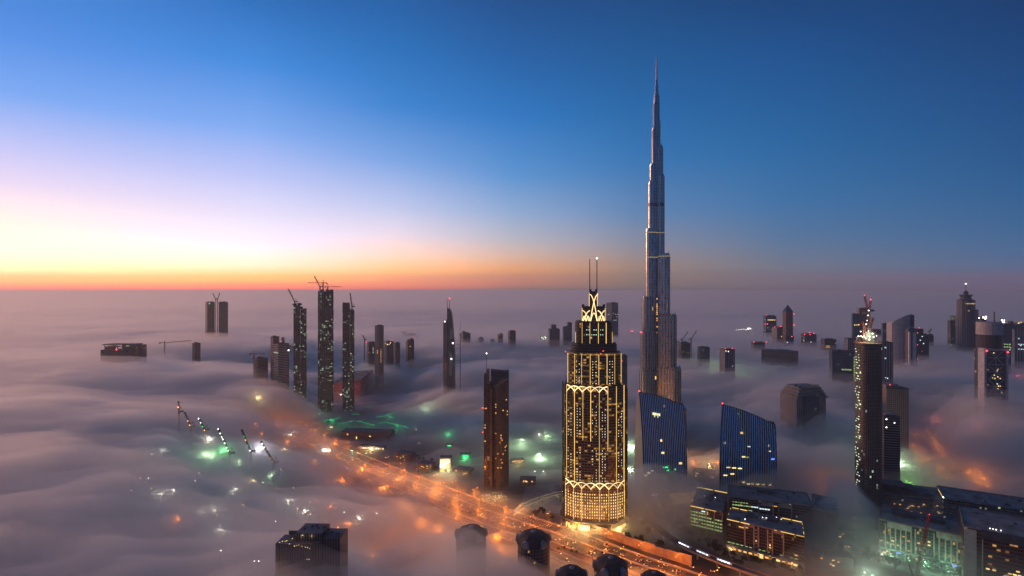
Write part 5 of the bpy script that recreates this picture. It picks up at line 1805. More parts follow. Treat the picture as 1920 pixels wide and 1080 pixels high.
# brown office at the right edge
F_BROWN = facade("brown_banded_office", 4.2, 3.4, (0.12, 0.05, 0.035), (0.03, 0.018, 0.016), 0.9, 0.5, 0.05, WARM, 1.0, clump=1.2)
t, P = office("office_block", "brown office with pale corner wall and dark roof slab at right edge", (496, 586), (600, 515), (640, 565), (536, 640), 66, F_BROWN)
ribs(t, P[0], P[1], (0.045,), 0, 65, 10.5, 0.8, M_CREAM, "corner_wall")
(x, y), an, l = on(P[0], P[1], 0.55, 1.6)
MB().box(x, y, 63, l * 0.86, 3.0, 9, an).build("roof_slab", M_DROOF, t)
ribs(t, P[0], P[1], (0.125,), 0, 57, 0.8, 2.0, M_CREAM, "rim")
sp = []
for r, us in ((26, (0.16, 0.2, 0.3, 0.33, 0.36, 0.42)), (22, (0.27, 0.3, 0.36, 0.39, 0.42)), (18, (0.25, 0.34, 0.4)), (30, (0.35,)), (14, (0.2, 0.24, 0.33))):
    for u in us:
        (x, y), an, l = on(P[0], P[1], u, 0)
        sp.append((x, y, r, math.sin(an), -math.cos(an)))
lit_panes(t, sp, 3.0, 1.5, G_WIN)
for u in (0.18, 0.2, 0.22, 0.25):
    (x, y), an, l = on(P[0], P[1], u, -6)
    MB().ball((0, 0, 0), 0.45, 6, 4).build("roof_lamp", G_WHITE, t).location = (x, y, 68)

# stepped dark block behind it
t, P = office("office_block", "dark stepped curved block half veiled by fog behind columned office", (498, 750), (590, 716), (612, 760), (520, 794), 42, F_NIGHT2)
for k, (u0, u1, z) in enumerate(((0.02, 0.78, 48), (0.1, 0.62, 52), (0.2, 0.5, 55))):
    (x, y), an, l = on(P[0], P[1], (u0 + u1) / 2, -14)
    MB().box(x, y, (42 + z) / 2, l * (u1 - u0), 24, z - 42, an).build("upper_storey", M_DCONC, t)
for k in range(16):
    (x, y), an, l = on(P[0], P[1], rnd.uniform(0.1, 0.95), 0.2)
    MB().box(x, y, rnd.choice((22, 26, 30, 34)), 2.2, 0.4, 1.2, an).build("lit_window", G_WINO, t)
t, P = office("office_block", "veiled flat roofed block with a gold roof edge behind brown office", (566, 700), (676, 640), (700, 684), (592, 744), 52, F_NIGHT2)
strips(t, P[3], P[0], 53, [(0.3, 0.95)], G_GOLD, 0.0)
MB().ball((0, 0, 0), 0.8, 6, 4).build("roof_lamp", G_WHITE, t).location = (P[0][0], P[0][1], 54)


# ------------------------------------------------------------------ roofs close below the camera
def roof_block():
    t = thing("tower_block", "near dark tower top with lamps along its roof edge in lower fog", "tower", ((585 - CX) * 0.44, 440, 0))
    s = 0.44
    zt = lambda py, Y=440: CAMZ - (py - HY) * Y / F
    x = lambda p: (p - 585) * s
    w = facade("ribbed_dark_wall", 60, 2.2, (0.07, 0.065, 0.075), (0.025, 0.022, 0.025), 0.5, 1.0, 0, WARM, 0)
    MB().prism(rect(x(560), -2, 67 * s, 16, -0.05), 0, 122).build("left_wing", w, t)
    MB().prism(rect(x(584), 4, 48 * s, 18, -0.05), 0, 128.5).build("middle_block", w, t)
    MB().prism(rect(x(621), 6, 40 * s, 18, -0.05), 0, 123.5).build("right_wing", w, t)
    m = MB()
    for k in range(9):
        m.box(x(570 + 8 * k) + rnd.uniform(-1, 1), 6 + rnd.uniform(-3, 3), 124.5 + (4.6 if 562 < 570 + 8 * k < 606 else 0), rnd.uniform(1, 3), rnd.uniform(1, 3), rnd.uniform(0.8, 2.0))
    m.box(x(559), 5.8, 124, 20, 0.5, 3.2).box(x(575), -9.4, 123.2, 30, 0.4, 1.0)
    m.build("roof_plant", M_DCONC, t)
    for px, py in ((540, 1015), (545, 1015.5), (548, 1014), (558, 1010), (562, 1024), (566, 1023), (570, 1022), (576, 1024.5), (582, 1026), (586, 1027), (590, 1029), (553, 1020), (535, 1017), (585, 1049), (589, 1049)):
        MB().ball((0, 0, 0), 0.32, 6, 4).build("roof_lamp", G_WIN, t).location = (x(px), -10.8, zt(py, 429))
    for px in (545, 570, 588):
        point(t, (x(px), -6, 126), (1.0, 0.75, 0.4), 160, 0.3)
    rb = MB()
    for k in range(17):
        rb.box(x(528 + 4 * k), -10.3, 60, 0.6, 0.7, 122)
    rb.build("wall_ribs", M_DCONC, t)


roof_block()


M_CROWN = plain("dark_brown_crown", (0.050, 0.034, 0.032), 0.75)


def domed_tower(label, px0, px1, ptop, Y, domes=True, wins=()):
    """residential tower top: octagon body, dark hipped crown, pale arched gables round it"""
    s = Y / F
    cx = (px0 + px1) / 2
    t = thing("domed_tower", label, "tower", ((cx - CX) * s, Y, 0), 0.2, group="arched crown towers along the highway")
    a = (px1 - px0) / 2 * s
    z = CAMZ - (ptop - HY) * s
    zb = z - a * 0.36
    MB().prism(ellipse(0, 0, a, a, 16), 0, zb - a * 0.35).build("facade", facade("crown_tower_wall", 3.6, 3.0, (0.12, 0.10, 0.11), (0.02, 0.02, 0.025), 0.5, 0.6, 0.02, WARM, 0.8), t)
    MB().lathe([(a * 1.05, zb - a * 0.36), (a * 1.06, zb - a * 0.28), (a * 1.0, zb - a * 0.12), (a * 0.84, zb + a * 0.08), (a * 0.60, zb + a * 0.22), (a * 0.34, zb + a * 0.27), (0.05, zb + a * 0.28)], 8).build("hipped_crown", M_CROWN, t)
    for k in range(5):
        an = k * math.pi / 2.5 + 0.15
        g_ = MB()
        r = a * 0.30
        n = 8
        pts = [(r * math.cos(math.pi * i / n), r * 1.15 * math.sin(math.pi * i / n)) for i in range(n + 1)]
        ca, sa = math.cos(an), math.sin(an)
        P0 = [(a * 1.07 * ca - x * sa, a * 1.07 * sa + x * ca, zb - a * 0.36 + z_) for x, z_ in pts]
        P1 = [(a * 0.70 * ca - x * sa * 0.8, a * 0.70 * sa + x * ca * 0.8, zb - a * 0.22 + z_ * 0.85) for x, z_ in pts]
        g_.face(P0)
        for i in range(n):
            g_.face([P0[i], P1[i], P1[i + 1], P0[i + 1]])
        g_.build("arched_gable", plain("pale_gable", (0.32, 0.28, 0.26), 0.7) if k == 0 else bpy.data.materials["pale_gable"], t)
    MB().ball((0, 0, zb + a * 0.24), a * 0.20, 12, 6, 0.62).build("dome", bpy.data.materials["pale_gable"], t)
    for dx, dz in wins:
        an = math.atan2(-1, dx / a)
        i = dx / a
        MB().box(dx, -a * 0.97 + abs(dx) * 0.42, zb - a * 0.5 - dz, 0.9, 0.8, 1.3).build("lit_window", G_WIN, t)


domed_tower("arched crown tower drowned to its dome in orange fog", 855, 912, 985, 520)
domed_tower("arched crown tower standing before the orange highway with few lit windows", 970, 1031, 994, 560, wins=((-8, 4), (-2, 6), (3, 5), (1, 12), (-3, 16), (4, 14), (0, 22), (-2, 27)))
domed_tower("near arched crown tower whose domed roof shows at bottom centre", 1114, 1177, 1043, 520, wins=((0, 1), (-5, 2)))
domed_tower("arched crown tower barely rising over the bottom edge", 1203, 1250, 1071, 500)
domed_tower("low arched crown tower among others left of the bottom domed roof", 1044, 1100, 1062, 470)

# ------------------------------------------------------------------ red lit hall and the lake
t, P = office("hall", "long low hall washed in red light below the construction towers", gnd(626, 752)[:2], gnd(676, 745)[:2], gnd(700, 722)[:2], gnd(655, 728)[:2], 52, plain("red_light_tint", (0.32, 0.10, 0.10), 0.8), cat="hall")  # red floodlight on the hoarding is put into its base colour
for u in (0.1, 0.4, 0.75):
    (x, y), an, l = on(P[0], P[1], u, 26)
    point(t, (x, y, 30), (1.0, 0.40, 0.38), 6.0e3, 3)
MB().ball((0, 0, 0), 1.3, 6, 4).build("roof_lamp", G_WHITE, t).location = (P[0][0] + 22, P[0][1] - 6, 20)
lk = MB().face([(*gnd(px, py)[:2], 0.3) for px, py in ((560, 772), (640, 760), (760, 752), (790, 738), (770, 728), (720, 726), (690, 738), (620, 750))][::1])
wm = bpy.data.materials.new("dark_water")
wm.use_nodes = True
b = wm.node_tree.nodes["Principled BSDF"]
b.inputs["Base Color"].default_value = (0.010, 0.016, 0.024, 1)
b.inputs["Roughness"].default_value = 0.12
nz = wm.node_tree.nodes.new("ShaderNodeTexNoise")
nz.inputs["Scale"].default_value = 0.08
bp = wm.node_tree.nodes.new("ShaderNodeBump")
bp.inputs["Strength"].default_value = 0.3
wm.node_tree.links.new(nz.outputs["Fac"], bp.inputs["Height"])
wm.node_tree.links.new(bp.outputs[0], b.inputs["Normal"])
tag(lk.build("lake", wm), "dark lake seen through a hole in the fog", None, kind="structure")

# ------------------------------------------------------------------ highway
ROAD = [(-1500, 2330), (-900, 1655), (-631, 1372), (-386, 1135), (-200, 962), (-37.5, 816), (72, 729), (156, 655), (218, 606), (330, 515), (470, 400), (640, 265)]


def smooth_line(pts, n=8):
    out = []
    for i in range(len(pts) - 1):
        p0, p1, p2, p3 = pts[max(i - 1, 0)], pts[i], pts[i + 1], pts[min(i + 2, len(pts) - 1)]
        for k in range(n):
            t = k / n
            out.append(tuple(0.5 * (2 * p1[d] + (p2[d] - p0[d]) * t + (2 * p0[d] - 5 * p1[d] + 4 * p2[d] - p3[d]) * t * t + (3 * p1[d] - p0[d] - 3 * p2[d] + p3[d]) * t ** 3) for d in (0, 1)))
    out.append(pts[-1])
    return out


class Line:
    def __init__(s, pts, n=8):
        s.p = smooth_line(pts, n)
        s.d = [0.0]
        for a, b in zip(s.p[:-1], s.p[1:]):
            s.d.append(s.d[-1] + math.hypot(b[0] - a[0], b[1] - a[1]))
        s.L = s.d[-1]

    def at(s, t, off=0.0):
        """point t metres along, off metres to the right of travel; returns (x, y, heading)"""
        t = max(0.0, min(s.L - 1e-3, t))
        i = max(k for k in range(len(s.d) - 1) if s.d[k] <= t)
        a, b = s.p[i], s.p[i + 1]
        u = (t - s.d[i]) / (s.d[i + 1] - s.d[i])
        dx, dy = b[0] - a[0], b[1] - a[1]
        l = math.hypot(dx, dy)
        return a[0] + dx * u + dy / l * off, a[1] + dy * u - dx / l * off, math.atan2(dy, dx)

    def near(s, x, y):
        return min(range(len(s.p)), key=lambda k: (s.p[k][0] - x) ** 2 + (s.p[k][1] - y) ** 2)

    def strip(s, o0, o1, z, t0=0.0, t1=None, step=12.0, z1=None, thick=0.0):
        t1 = s.L if t1 is None else t1
        n = max(1, int((t1 - t0) / step))
        m = MB()
        for k in range(n):
            a, b = t0 + (t1 - t0) * k / n, t0 + (t1 - t0) * (k + 1) / n
            A, B, Cc, D = s.at(a, o1), s.at(b, o1), s.at(b, o0), s.at(a, o0)
            m.face([(*A[:2], z), (*B[:2], z), (*Cc[:2], z), (*D[:2], z)])
            if thick:
                zb = z - thick
                m.face([(*A[:2], zb), (*B[:2], zb), (*B[:2], z), (*A[:2], z)])
                m.face([(*Cc[:2], zb), (*D[:2], zb), (*D[:2], z), (*Cc[:2], z)])
                if k == 0:
                    m.face([(*D[:2], zb), (*A[:2], zb), (*A[:2], z), (*D[:2], z)])
                if k == n - 1:
                    m.face([(*B[:2], zb), (*Cc[:2], zb), (*Cc[:2], z), (*B[:2], z)])
        return m


hw = Line(ROAD)
M_ASPH = plain("asphalt", (0.055, 0.05, 0.048), 0.75, vary=0.35, scale=0.06)
M_MARK = plain("road_paint", (0.70, 0.68, 0.62), 0.6, vary=0.1)
M_BARR = plain("barrier_concrete", (0.55, 0.50, 0.44), 0.8)
M_SAND = plain("verge_sand", (0.16, 0.11, 0.075), 0.95, vary=0.4, scale=0.05)
M_PAVE = plain("paving", (0.20, 0.18, 0.16), 0.85, vary=0.3)
tag(hw.strip(-1.5, 76.5, 0.10).build("verge", M_SAND), "sandy verge strips along the highway", None, kind="structure")
for o0, o1, lb in ((0.0, 19.6, "far highway carriageway beyond the median"), (21.8, 42.5, "near highway carriageway below the median"), (58, 74, "service road along the near side of highway")):
    tag(hw.strip(o0, o1, 0.25).build("road", M_ASPH), lb, None, kind="structure")
mk = MB()
for o in (0.9, 18.9, 22.6, 41.7, 58.8, 73.2):
    q = hw.strip(o - 0.16, o + 0.16, 0.30, step=20)
    mk.v += []
    base = len(mk.v)
    mk.v += q.v
    mk.f += [tuple(i + base for i in f) for f in q.f]
    mk.uv += q.uv
for o in (4.5, 8.1, 11.7, 15.3, 26.4, 30.2, 34.0, 37.8, 63.6, 68.4):
    t_ = 300.0
    while t_ < hw.L - 60:
        A, B, Cc, D = hw.at(t_, o + 0.14), hw.at(t_ + 5, o + 0.14), hw.at(t_ + 5, o - 0.14), hw.at(t_, o - 0.14)
        mk.face([(*A[:2], 0.30), (*B[:2], 0.30), (*Cc[:2], 0.30), (*D[:2], 0.30)])
        t_ += 14.0
tag(mk.build("road_markings", M_MARK), "white lane lines of the highway", None, kind="structure")
for o, h, lb in ((-0.7, 2.0, "pale concrete barrier along the far edge of highway"), (20.1, 1.3, "pale median barrier on its far carriageway side"), (21.3, 1.3, "pale median barrier on its near carriageway side"),
                 (43.4, 2.0, "pale concrete barrier along the near edge of highway"), (57.2, 0.9, "low barrier between verge and service road"), (75.0, 1.5, "pale outer barrier of the service road")):
    tag(hw.strip(o - 0.5, o + 0.5, 0.12 + h, thick=h, t0=200).build("concrete_barrier", M_BARR), lb, "barrier", "concrete barriers along the highway")

# hoarding of tall panels along the far side, by the gold lit tower
tA = hw.d[hw.near(78, 735)] - 10
nb = 12
for k in range(nb):
    a = tA + 15.2 * k
    m = hw.strip(-14.6, -14.0, 11 + (k % 3) * 0.8, a, a + 14.9, 15, thick=10.9 + (k % 3) * 0.8)
    lb = "orange lit hoarding panel between highway and gold lit tower"
    tag(m.build("hoarding_panel", plain("hoarding_board", (0.34, 0.24, 0.19), 0.8) if k == 0 else bpy.data.materials["hoarding_board"]), lb, "hoarding panel", "hoarding panels along the far side of highway")

# lamps of the highway: a double headed pole, copied along the median and the service verge
SOD = (1.0, 0.24, 0.018)


def lamp_post(name, label, loc, h, arm, mat, double=True, group=None, rot=0.0, r=0.45):
    t = thing(name, label, "street lamp", loc, rot, group)
    MB().tube((0, 0, 0), (0, 0, h), 0.22, 6, 0.12).build("pole", M_STEEL, t)
    for sg in ((-1, 1) if double else (1,)):
        MB().tube((0, 0, h - 0.2), (0, sg * arm, h + 0.5), 0.10, 5).build("arm", M_STEEL, t)
        b = MB().ball((0, 0, 0), r, 8, 4, 0.55).build("lamp_head", mat, t)
        b.location = (0, sg * (arm + 0.3), h + 0.35)
    return t


def lamp_light(x, y, z, color, w, size=0.6):
    return point(None, (x, y, z), color, w, size, "lamp_light")


def fog_z(px, py):
    """height of the fog top seen at a photo pixel"""
    z = 60.0
    for _ in range(12):
        p = gnd(px, py, max(z, 0))
        z = 0.5 * z + 0.5 * float(fog_height(np.array([p.x]), np.array([p.y]))[0])
    return z


for o, lb, ph, w in ((20.7, "double headed orange street lamp on the highway median", 0.0, 19000), (50.0, "double headed orange street lamp on verge beside the service road", 24.0, 14000), (-2.0, "orange street lamp along the far edge of highway", 12.0, 15000)):
    t_ = 420.0 + ph
    first = None
    while t_ < hw.L - 250:
        x, y, an = hw.at(t_, o)
        if first is None:
            first = lamp_post("street_lamp", lb, (x, y, 0.2), 13, 3.2, G_ORANGE, group=lb + "s".replace("ss", "s") if False else "orange street lamps of the highway", rot=an)
        else:
            dup(first, (x, y, 0.2), an)
        vis = y < 1400 and x < 360
        if vis:
            lamp_light(x, y, 12.2, SOD, w * (1.0 if y < 950 else 0.45))
        t_ += 47.0

# flyover slip roads at the interchange
def ribbon(name, label, pts, w, z, mat, thick=0.0, kind="structure", cat=None):
    ln = Line(pts, 6)
    return tag(ln.strip(-w / 2, w / 2, z, step=6, thick=thick).build(name, mat), label, cat, kind=kind), ln


G2 = lambda px, py, z=0.0: tuple(gnd(px, py, z)[:2])
_, ramp = ribbon("road", "pale curved slip road swinging toward the gold lit tower", [G2(958, 966), G2(978, 952), G2(1002, 939), G2(1030, 930), G2(1062, 922)], 9, 0.4, M_PAVE)
for o in (-4.6, 4.6):
    tag(ramp.strip(o - 0.3, o + 0.3, 1.4, step=6, thick=1.2).build("concrete_barrier", M_BARR), "low parapet edging the curved slip road " + ("on its left" if o < 0 else "on its right"), "barrier", "parapets of the slip road")
for k in range(5):
    x, y, an = ramp.at(8 + k * ramp.L / 5.2, 6)
    lamp_light(x, y, 7, (1.0, 0.85, 0.45), 1500)
_, loop = ribbon("road", "orange lit ramp curling under the highway", [G2(868, 962), G2(890, 958), G2(915, 966), G2(940, 984), G2(975, 1003), G2(1010, 1017)], 9, 0.34, M_ASPH)
_, side = ribbon("road", "dark side street below the sail towers", [G2(1040, 900), G2(1090, 1003), G2(1160, 1000), G2(1200, 985), G2(1215, 950), G2(1235, 925)], 9, 0.36, M_ASPH)
_, far_rd = ribbon("road", "orange lit road curving through fog at right", [G2(1500, 930), G2(1620, 925), G2(1700, 905), G2(1750, 880), G2(1720, 830), G2(1700, 790)], 16, 0.3, M_ASPH)
_, far_rd2 = ribbon("road", "second orange lit road under the fog at right", [G2(1880, 930), G2(1820, 895), G2(1780, 865), G2(1745, 835), G2(1725, 800)], 14, 0.32, M_ASPH)
_, bay = ribbon("road", "warm lit street between the sail towers", [G2(1200, 870), G2(1290, 858), G2(1350, 872), G2(1480, 905)], 12, 0.33, M_ASPH)
_, st2 = ribbon("road", "teal lit street before the cream columned office", [G2(1560, 1035), G2(1620, 1052), G2(1690, 1066), G2(1800, 1092)], 14, 0.3, M_PAVE)
_, viar = ribbon("path", "paved forecourt path behind the metro line", [G2(1240, 962), G2(1300, 1008), G2(1370, 1045), G2(1450, 1075)], 12, 0.28, M_PAVE)
# car park left of the gold lit tower
pk = MB().face([(*G2(px, py), 0.22) for px, py in ((975, 962), (1052, 962), (1052, 905), (985, 912))][::1])
tag(pk.build("parking_ground", M_PAVE), "parking ground left of the gold lit tower", None, kind="structure")

# ------------------------------------------------------------------ vehicles
paints = [plain("white_paint", (0.75, 0.74, 0.72), 0.3, vary=0.03), plain("silver_paint", (0.42, 0.42, 0.43), 0.3, 0.5, 0.05), plain("black_paint", (0.025, 0.025, 0.03), 0.3, vary=0.05), plain("red_paint", (0.30, 0.03, 0.03), 0.3, vary=0.05)]
M_CGLASS = plain("car_glass", (0.015, 0.017, 0.02), 0.08, vary=0.1)
M_TYRE = plain("tyre_rubber", (0.02, 0.02, 0.02), 0.9)
G_HEAD = glow("headlight", (1.0, 0.60, 0.24), 9.0)
G_TAIL = glow("taillight", (1.0, 0.14, 0.04), 5.0)


def make_car(k, label):
    t = thing("car", label, "car", (0, 0, 0), 0, "cars on the highway")
    b = MB()
    b.prism([(-2.25, -0.9), (2.25, -0.9), (2.25, 0.9), (-2.25, 0.9)], 0.35, 0.95, [(-2.2, -0.86), (2.15, -0.86), (2.15, 0.86), (-2.2, 0.86)])
    b.build("body", paints[k], t)
    MB().prism([(-1.9, -0.82), (1.0, -0.82), (1.0, 0.82), (-1.9, 0.82)], 0.95, 1.5, [(-1.3, -0.65), (0.3, -0.65), (0.3, 0.65), (-1.3, 0.65)]).build("cabin", M_CGLASS, t)
    for x in (-1.4, 1.4):
        for y in (-0.86, 0.86):
            MB().tube((x, y - 0.1, 0.33), (x, y + 0.1, 0.33), 0.33, 10).build("wheel", M_TYRE, t)
    for y in (-0.62, 0.62):
        MB().box(2.28, y, 0.72, 0.14, 0.46, 0.30).build("headlight", G_HEAD, t)
        MB().box(-2.28, y, 0.80, 0.14, 0.48, 0.28).build("taillight", G_TAIL, t)
    return t


CL = ["white car driving on the orange lit highway", "silver car driving on the orange lit highway", "black car driving on the orange lit highway", "red car driving on the orange lit highway"]
protos = [make_car(k, CL[k]) for k in range(4)]
used = [False] * 4
t0 = hw.d[hw.near(-300, 1060)]
t1 = hw.d[hw.near(250, 580)]


def put_car(x, y, an, k=None, label=None, z=0.27):
    k = rnd.choice((0, 0, 1, 2, 2, 3)) if k is None else k
    if not used[k]:
        used[k] = True
        protos[k].location = (x, y, z)
        protos[k].rotation_euler = (0, 0, an)
        return protos[k]
    return dup(protos[k], (x, y, z), an, label)


for o, rev in ((2.7, True), (6.3, True), (9.9, True), (13.5, True), (17.1, True), (24.5, False), (28.3, False), (32.1, False), (35.9, False), (39.7, False), (61.2, False), (66.0, False), (70.8, False)):
    t_ = t0 + rnd.uniform(0, 60)
    while t_ < t1:
        x, y, an = hw.at(t_, o)
        put_car(x, y, an + (math.pi if rev else 0))
        t_ += rnd.uniform(14, 62) * (2.0 if o > 50 else 1.0)
# parked rows left of the gold lit tower
for r in range(4):
    for k in range(9):
        if rnd.random() < 0.45:
            continue
        p0, p1 = gnd(988 + 12 * r, 952 - 10 * r), gnd(1022 + 8 * r, 940 - 8 * r)
        x, y = p0.x + (p1.x - p0.x) * k / 8, p0.y + (p1.y - p0.y) * k / 8
        i = rnd.choice((0, 1, 2))
        c = dup(protos[i], (x, y, 0.25), R(52), ["white", "silver", "black"][i] + " car parked in rows left of the gold lit tower")
        c["group"] = "cars parked left of the gold lit tower"
        for ch in list(c.children):                      # parked: lights off
            if ch.name.startswith(("headlight", "taillight")):
                bpy.data.objects.remove(ch)
for px, py, an, lb in ((1208, 983, R(-47), "car with lit headlights on the dark street before the metro"), (1222, 992, R(-47), "second car following on the dark street before the metro"), (1297, 1064, R(-40), "orange lit taxi stopped near the metro end"), (1336, 1072, R(-25), "car turning near the metro end under orange lamp")):
    x, y = G2(px, py)
    c = dup(protos[0], (x, y, 0.4), an, lb)
    c["group"] = "cars on side streets"
for px, py, lb in ((1640, 1042, "white"), (1655, 1047, "silver"), (1668, 1051, "white"), (1679, 1056, "black"), (1630, 1049, "silver"), (1648, 1054, "black")):
    x, y = G2(px, py)
    c = dup(protos[{"white": 0, "silver": 1, "black": 2}[lb]], (x, y, 0.35), R(-30), lb + " car on the teal lit street before cream columned office")
    c["group"] = "cars on the teal lit street"

# ------------------------------------------------------------------ metro line
mp = [G2(1196, 938, 9), G2(1212, 968, 9), G2(1236, 992, 9), G2(1268, 1016, 9), G2(1310, 1036, 9), G2(1360, 1056, 9), G2(1430, 1080, 9), G2(1520, 1112, 9)]
ml = Line(mp, 8)
vt = thing("metro_viaduct", "dark raised metro viaduct curving past the office blocks", "viaduct", (mp[3][0], mp[3][1], 0))
ml2 = Line([(p[0] - mp[3][0], p[1] - mp[3][1]) for p in mp], 8)
ml2.strip(-4.6, 4.6, 8.9, step=6, thick=1.6).build("deck", M_DCONC, vt)
for o in (-4.9, 4.9):
    ml2.strip(o - 0.2, o + 0.2, 10.2, step=6, thick=2.6).build("parapet", M_CONC, vt)
for k in range(int(ml2.L / 26)):
    x, y, an = ml2.at(10 + 26 * k)
    MB().tube((x, y, 0), (x, y, 7.3), 1.0, 10, 1.3).build("pier", M_CONC, vt)
# train carriages
G_TRAIN = glow("train_window_light", (0.82, 0.92, 1.0), 2.4)


def carriage(label):
    t = thing("train_carriage", label, "train carriage", (0, 0, 0), 0, "carriages of one lit metro train")
    MB().prism([(-8.8, -1.35), (8.8, -1.35), (8.8, 1.35), (-8.8, 1.35)], 0.5, 3.3).prism([(-8.6, -1.35), (8.6, -1.35), (8.6, 1.35), (-8.6, 1.35)], 3.3, 3.8, [(-8.4, -0.8), (8.4, -0.8), (8.4, 0.8), (-8.4, 0.8)]).build("body", plain("train_silver", (0.45, 0.47, 0.50), 0.35, 0.4, 0.05), t)
    for x, w in ((-6.6, 2.4), (-3.3, 2.8), (0.8, 4.2), (5.4, 3.0)):
        for y in (-1.38, 1.38):
            MB().box(x, y, 2.25, w, 0.08, 1.5).build("lit_window", G_TRAIN, t)
    for x in (-6, 6):
        MB().box(x, 0, 0.3, 3, 2.2, 0.5).build("bogie", M_STEEL, t)
    return t


first = None
for k, (px, py) in enumerate(((1287, 1022), (1320, 1038), (1357, 1054.5))):
    p = gnd(px, py, 10)
    i = ml.near(p.x, p.y)
    x, y, an = ml.at(ml.d[i], 0)
    tt = min((ml.d[i] + q for q in range(-20, 21)), key=lambda q: (ml.at(q)[0] - p.x) ** 2 + (ml.at(q)[1] - p.y) ** 2)
    x, y, an = ml.at(tt, 0)
    lb = ["lit metro carriage nearest the gold lit tower", "middle lit metro carriage of the train", "lit metro carriage farthest from the gold lit tower"][k]
    if first is None:
        first = carriage(lb)
        first.location, first.rotation_euler = (x, y, 8.95), (0, 0, an)
    else:
        dup(first, (x, y, 8.95), an, lb)
first = None
for px, py in ((1205, 965), (1215.5, 973), (1219.5, 977), (1224, 980.5), (1227.5, 983), (1231, 986), (1235, 988.5), (1238.5, 991), (1243, 994.5), (1247, 998), (1263, 1010)):
    p = gnd(px, py, 6)
    if first is None:
        first = lamp_post("path_lamp", "white path lamp in the row behind the metro viaduct", (p.x, p.y, 0.2), 5.6, 0.5, glow("path_lamp_glow", (0.85, 0.92, 1.0), 4.0), False, "white path lamps behind the metro viaduct", r=0.5)
    else:
        dup(first, (p.x, p.y, 0.2))
    if px in (1219.5, 1235, 1247, 1263, 1205):
        lamp_light(p.x, p.y, 5.5, (0.85, 0.92, 1.0), 1200, 0.4)

# ------------------------------------------------------------------ lamp lit plaza, green lamp chains, floodlights
first = None
for k in range(40):
    px = 903 + (k % 10) * 5.1 + rnd.uniform(-1.5, 1.5) + 2 * (k // 10)
    py = 926 + (k // 10) * 5.6 + rnd.uniform(-1.5, 1.5) - 0.25 * (px - 925)
    if ((px - 926) / 25) ** 2 + ((py - 934) / 13) ** 2 > 1.15:
        continue
    p = gnd(px, py, 4)
    if first is None:
        first = lamp_post("plaza_lamp", "small warm lamp on the round plaza beside the highway", (p.x, p.y, 0), 4, 0.3, glow("plaza_glow", (1.0, 0.62, 0.25), 3.5), False, "small lamps on the round plaza", r=0.5)
    else:
        dup(first, (p.x, p.y, 0))
for px, py in ((915, 930), (930, 936), (940, 930)):
    p = gnd(px, py, 4)
    lamp_light(p.x, p.y, 5, (1.0, 0.62, 0.25), 2500)

first = None
for (xa, ya), (xb, yb), n in (((608, 788.5), (637, 783), 7), ((635, 795.5), (663, 789), 7), ((671, 789.5), (700, 797), 8), ((712, 794), (722, 791.5), 3), ((727, 792.5), (764, 801.5), 9), ((708, 782), (716, 780.5), 3), ((722, 779.5), (742, 773), 6), ((662, 777), (672, 777), 3)):
    for k in range(n):
        px, py = xa + (xb - xa) * k / max(1, n - 1), ya + (yb - ya) * k / max(1, n - 1) + rnd.uniform(-0.35, 0.35)
        z = 22.0
        p = gnd(px, py, z)
        if first is None:
            first = lamp_post("green_lamp", "green lamp in the lamp chains over the dark lakeside site", (p.x, p.y, 0), z - 0.4, 0.5, G_GREEN, False, "green lamps in chains over the lakeside site", r=0.85)
        else:
            dup(first, (p.x, p.y, 0))
for px, py in ((622, 786), (650, 793), (686, 793), (745, 796), (732, 777)):
    p = gnd(px, py, 16)
    lamp_light(p.x, p.y, 14, (0.02, 1.0, 0.28), 3500, 2.0)

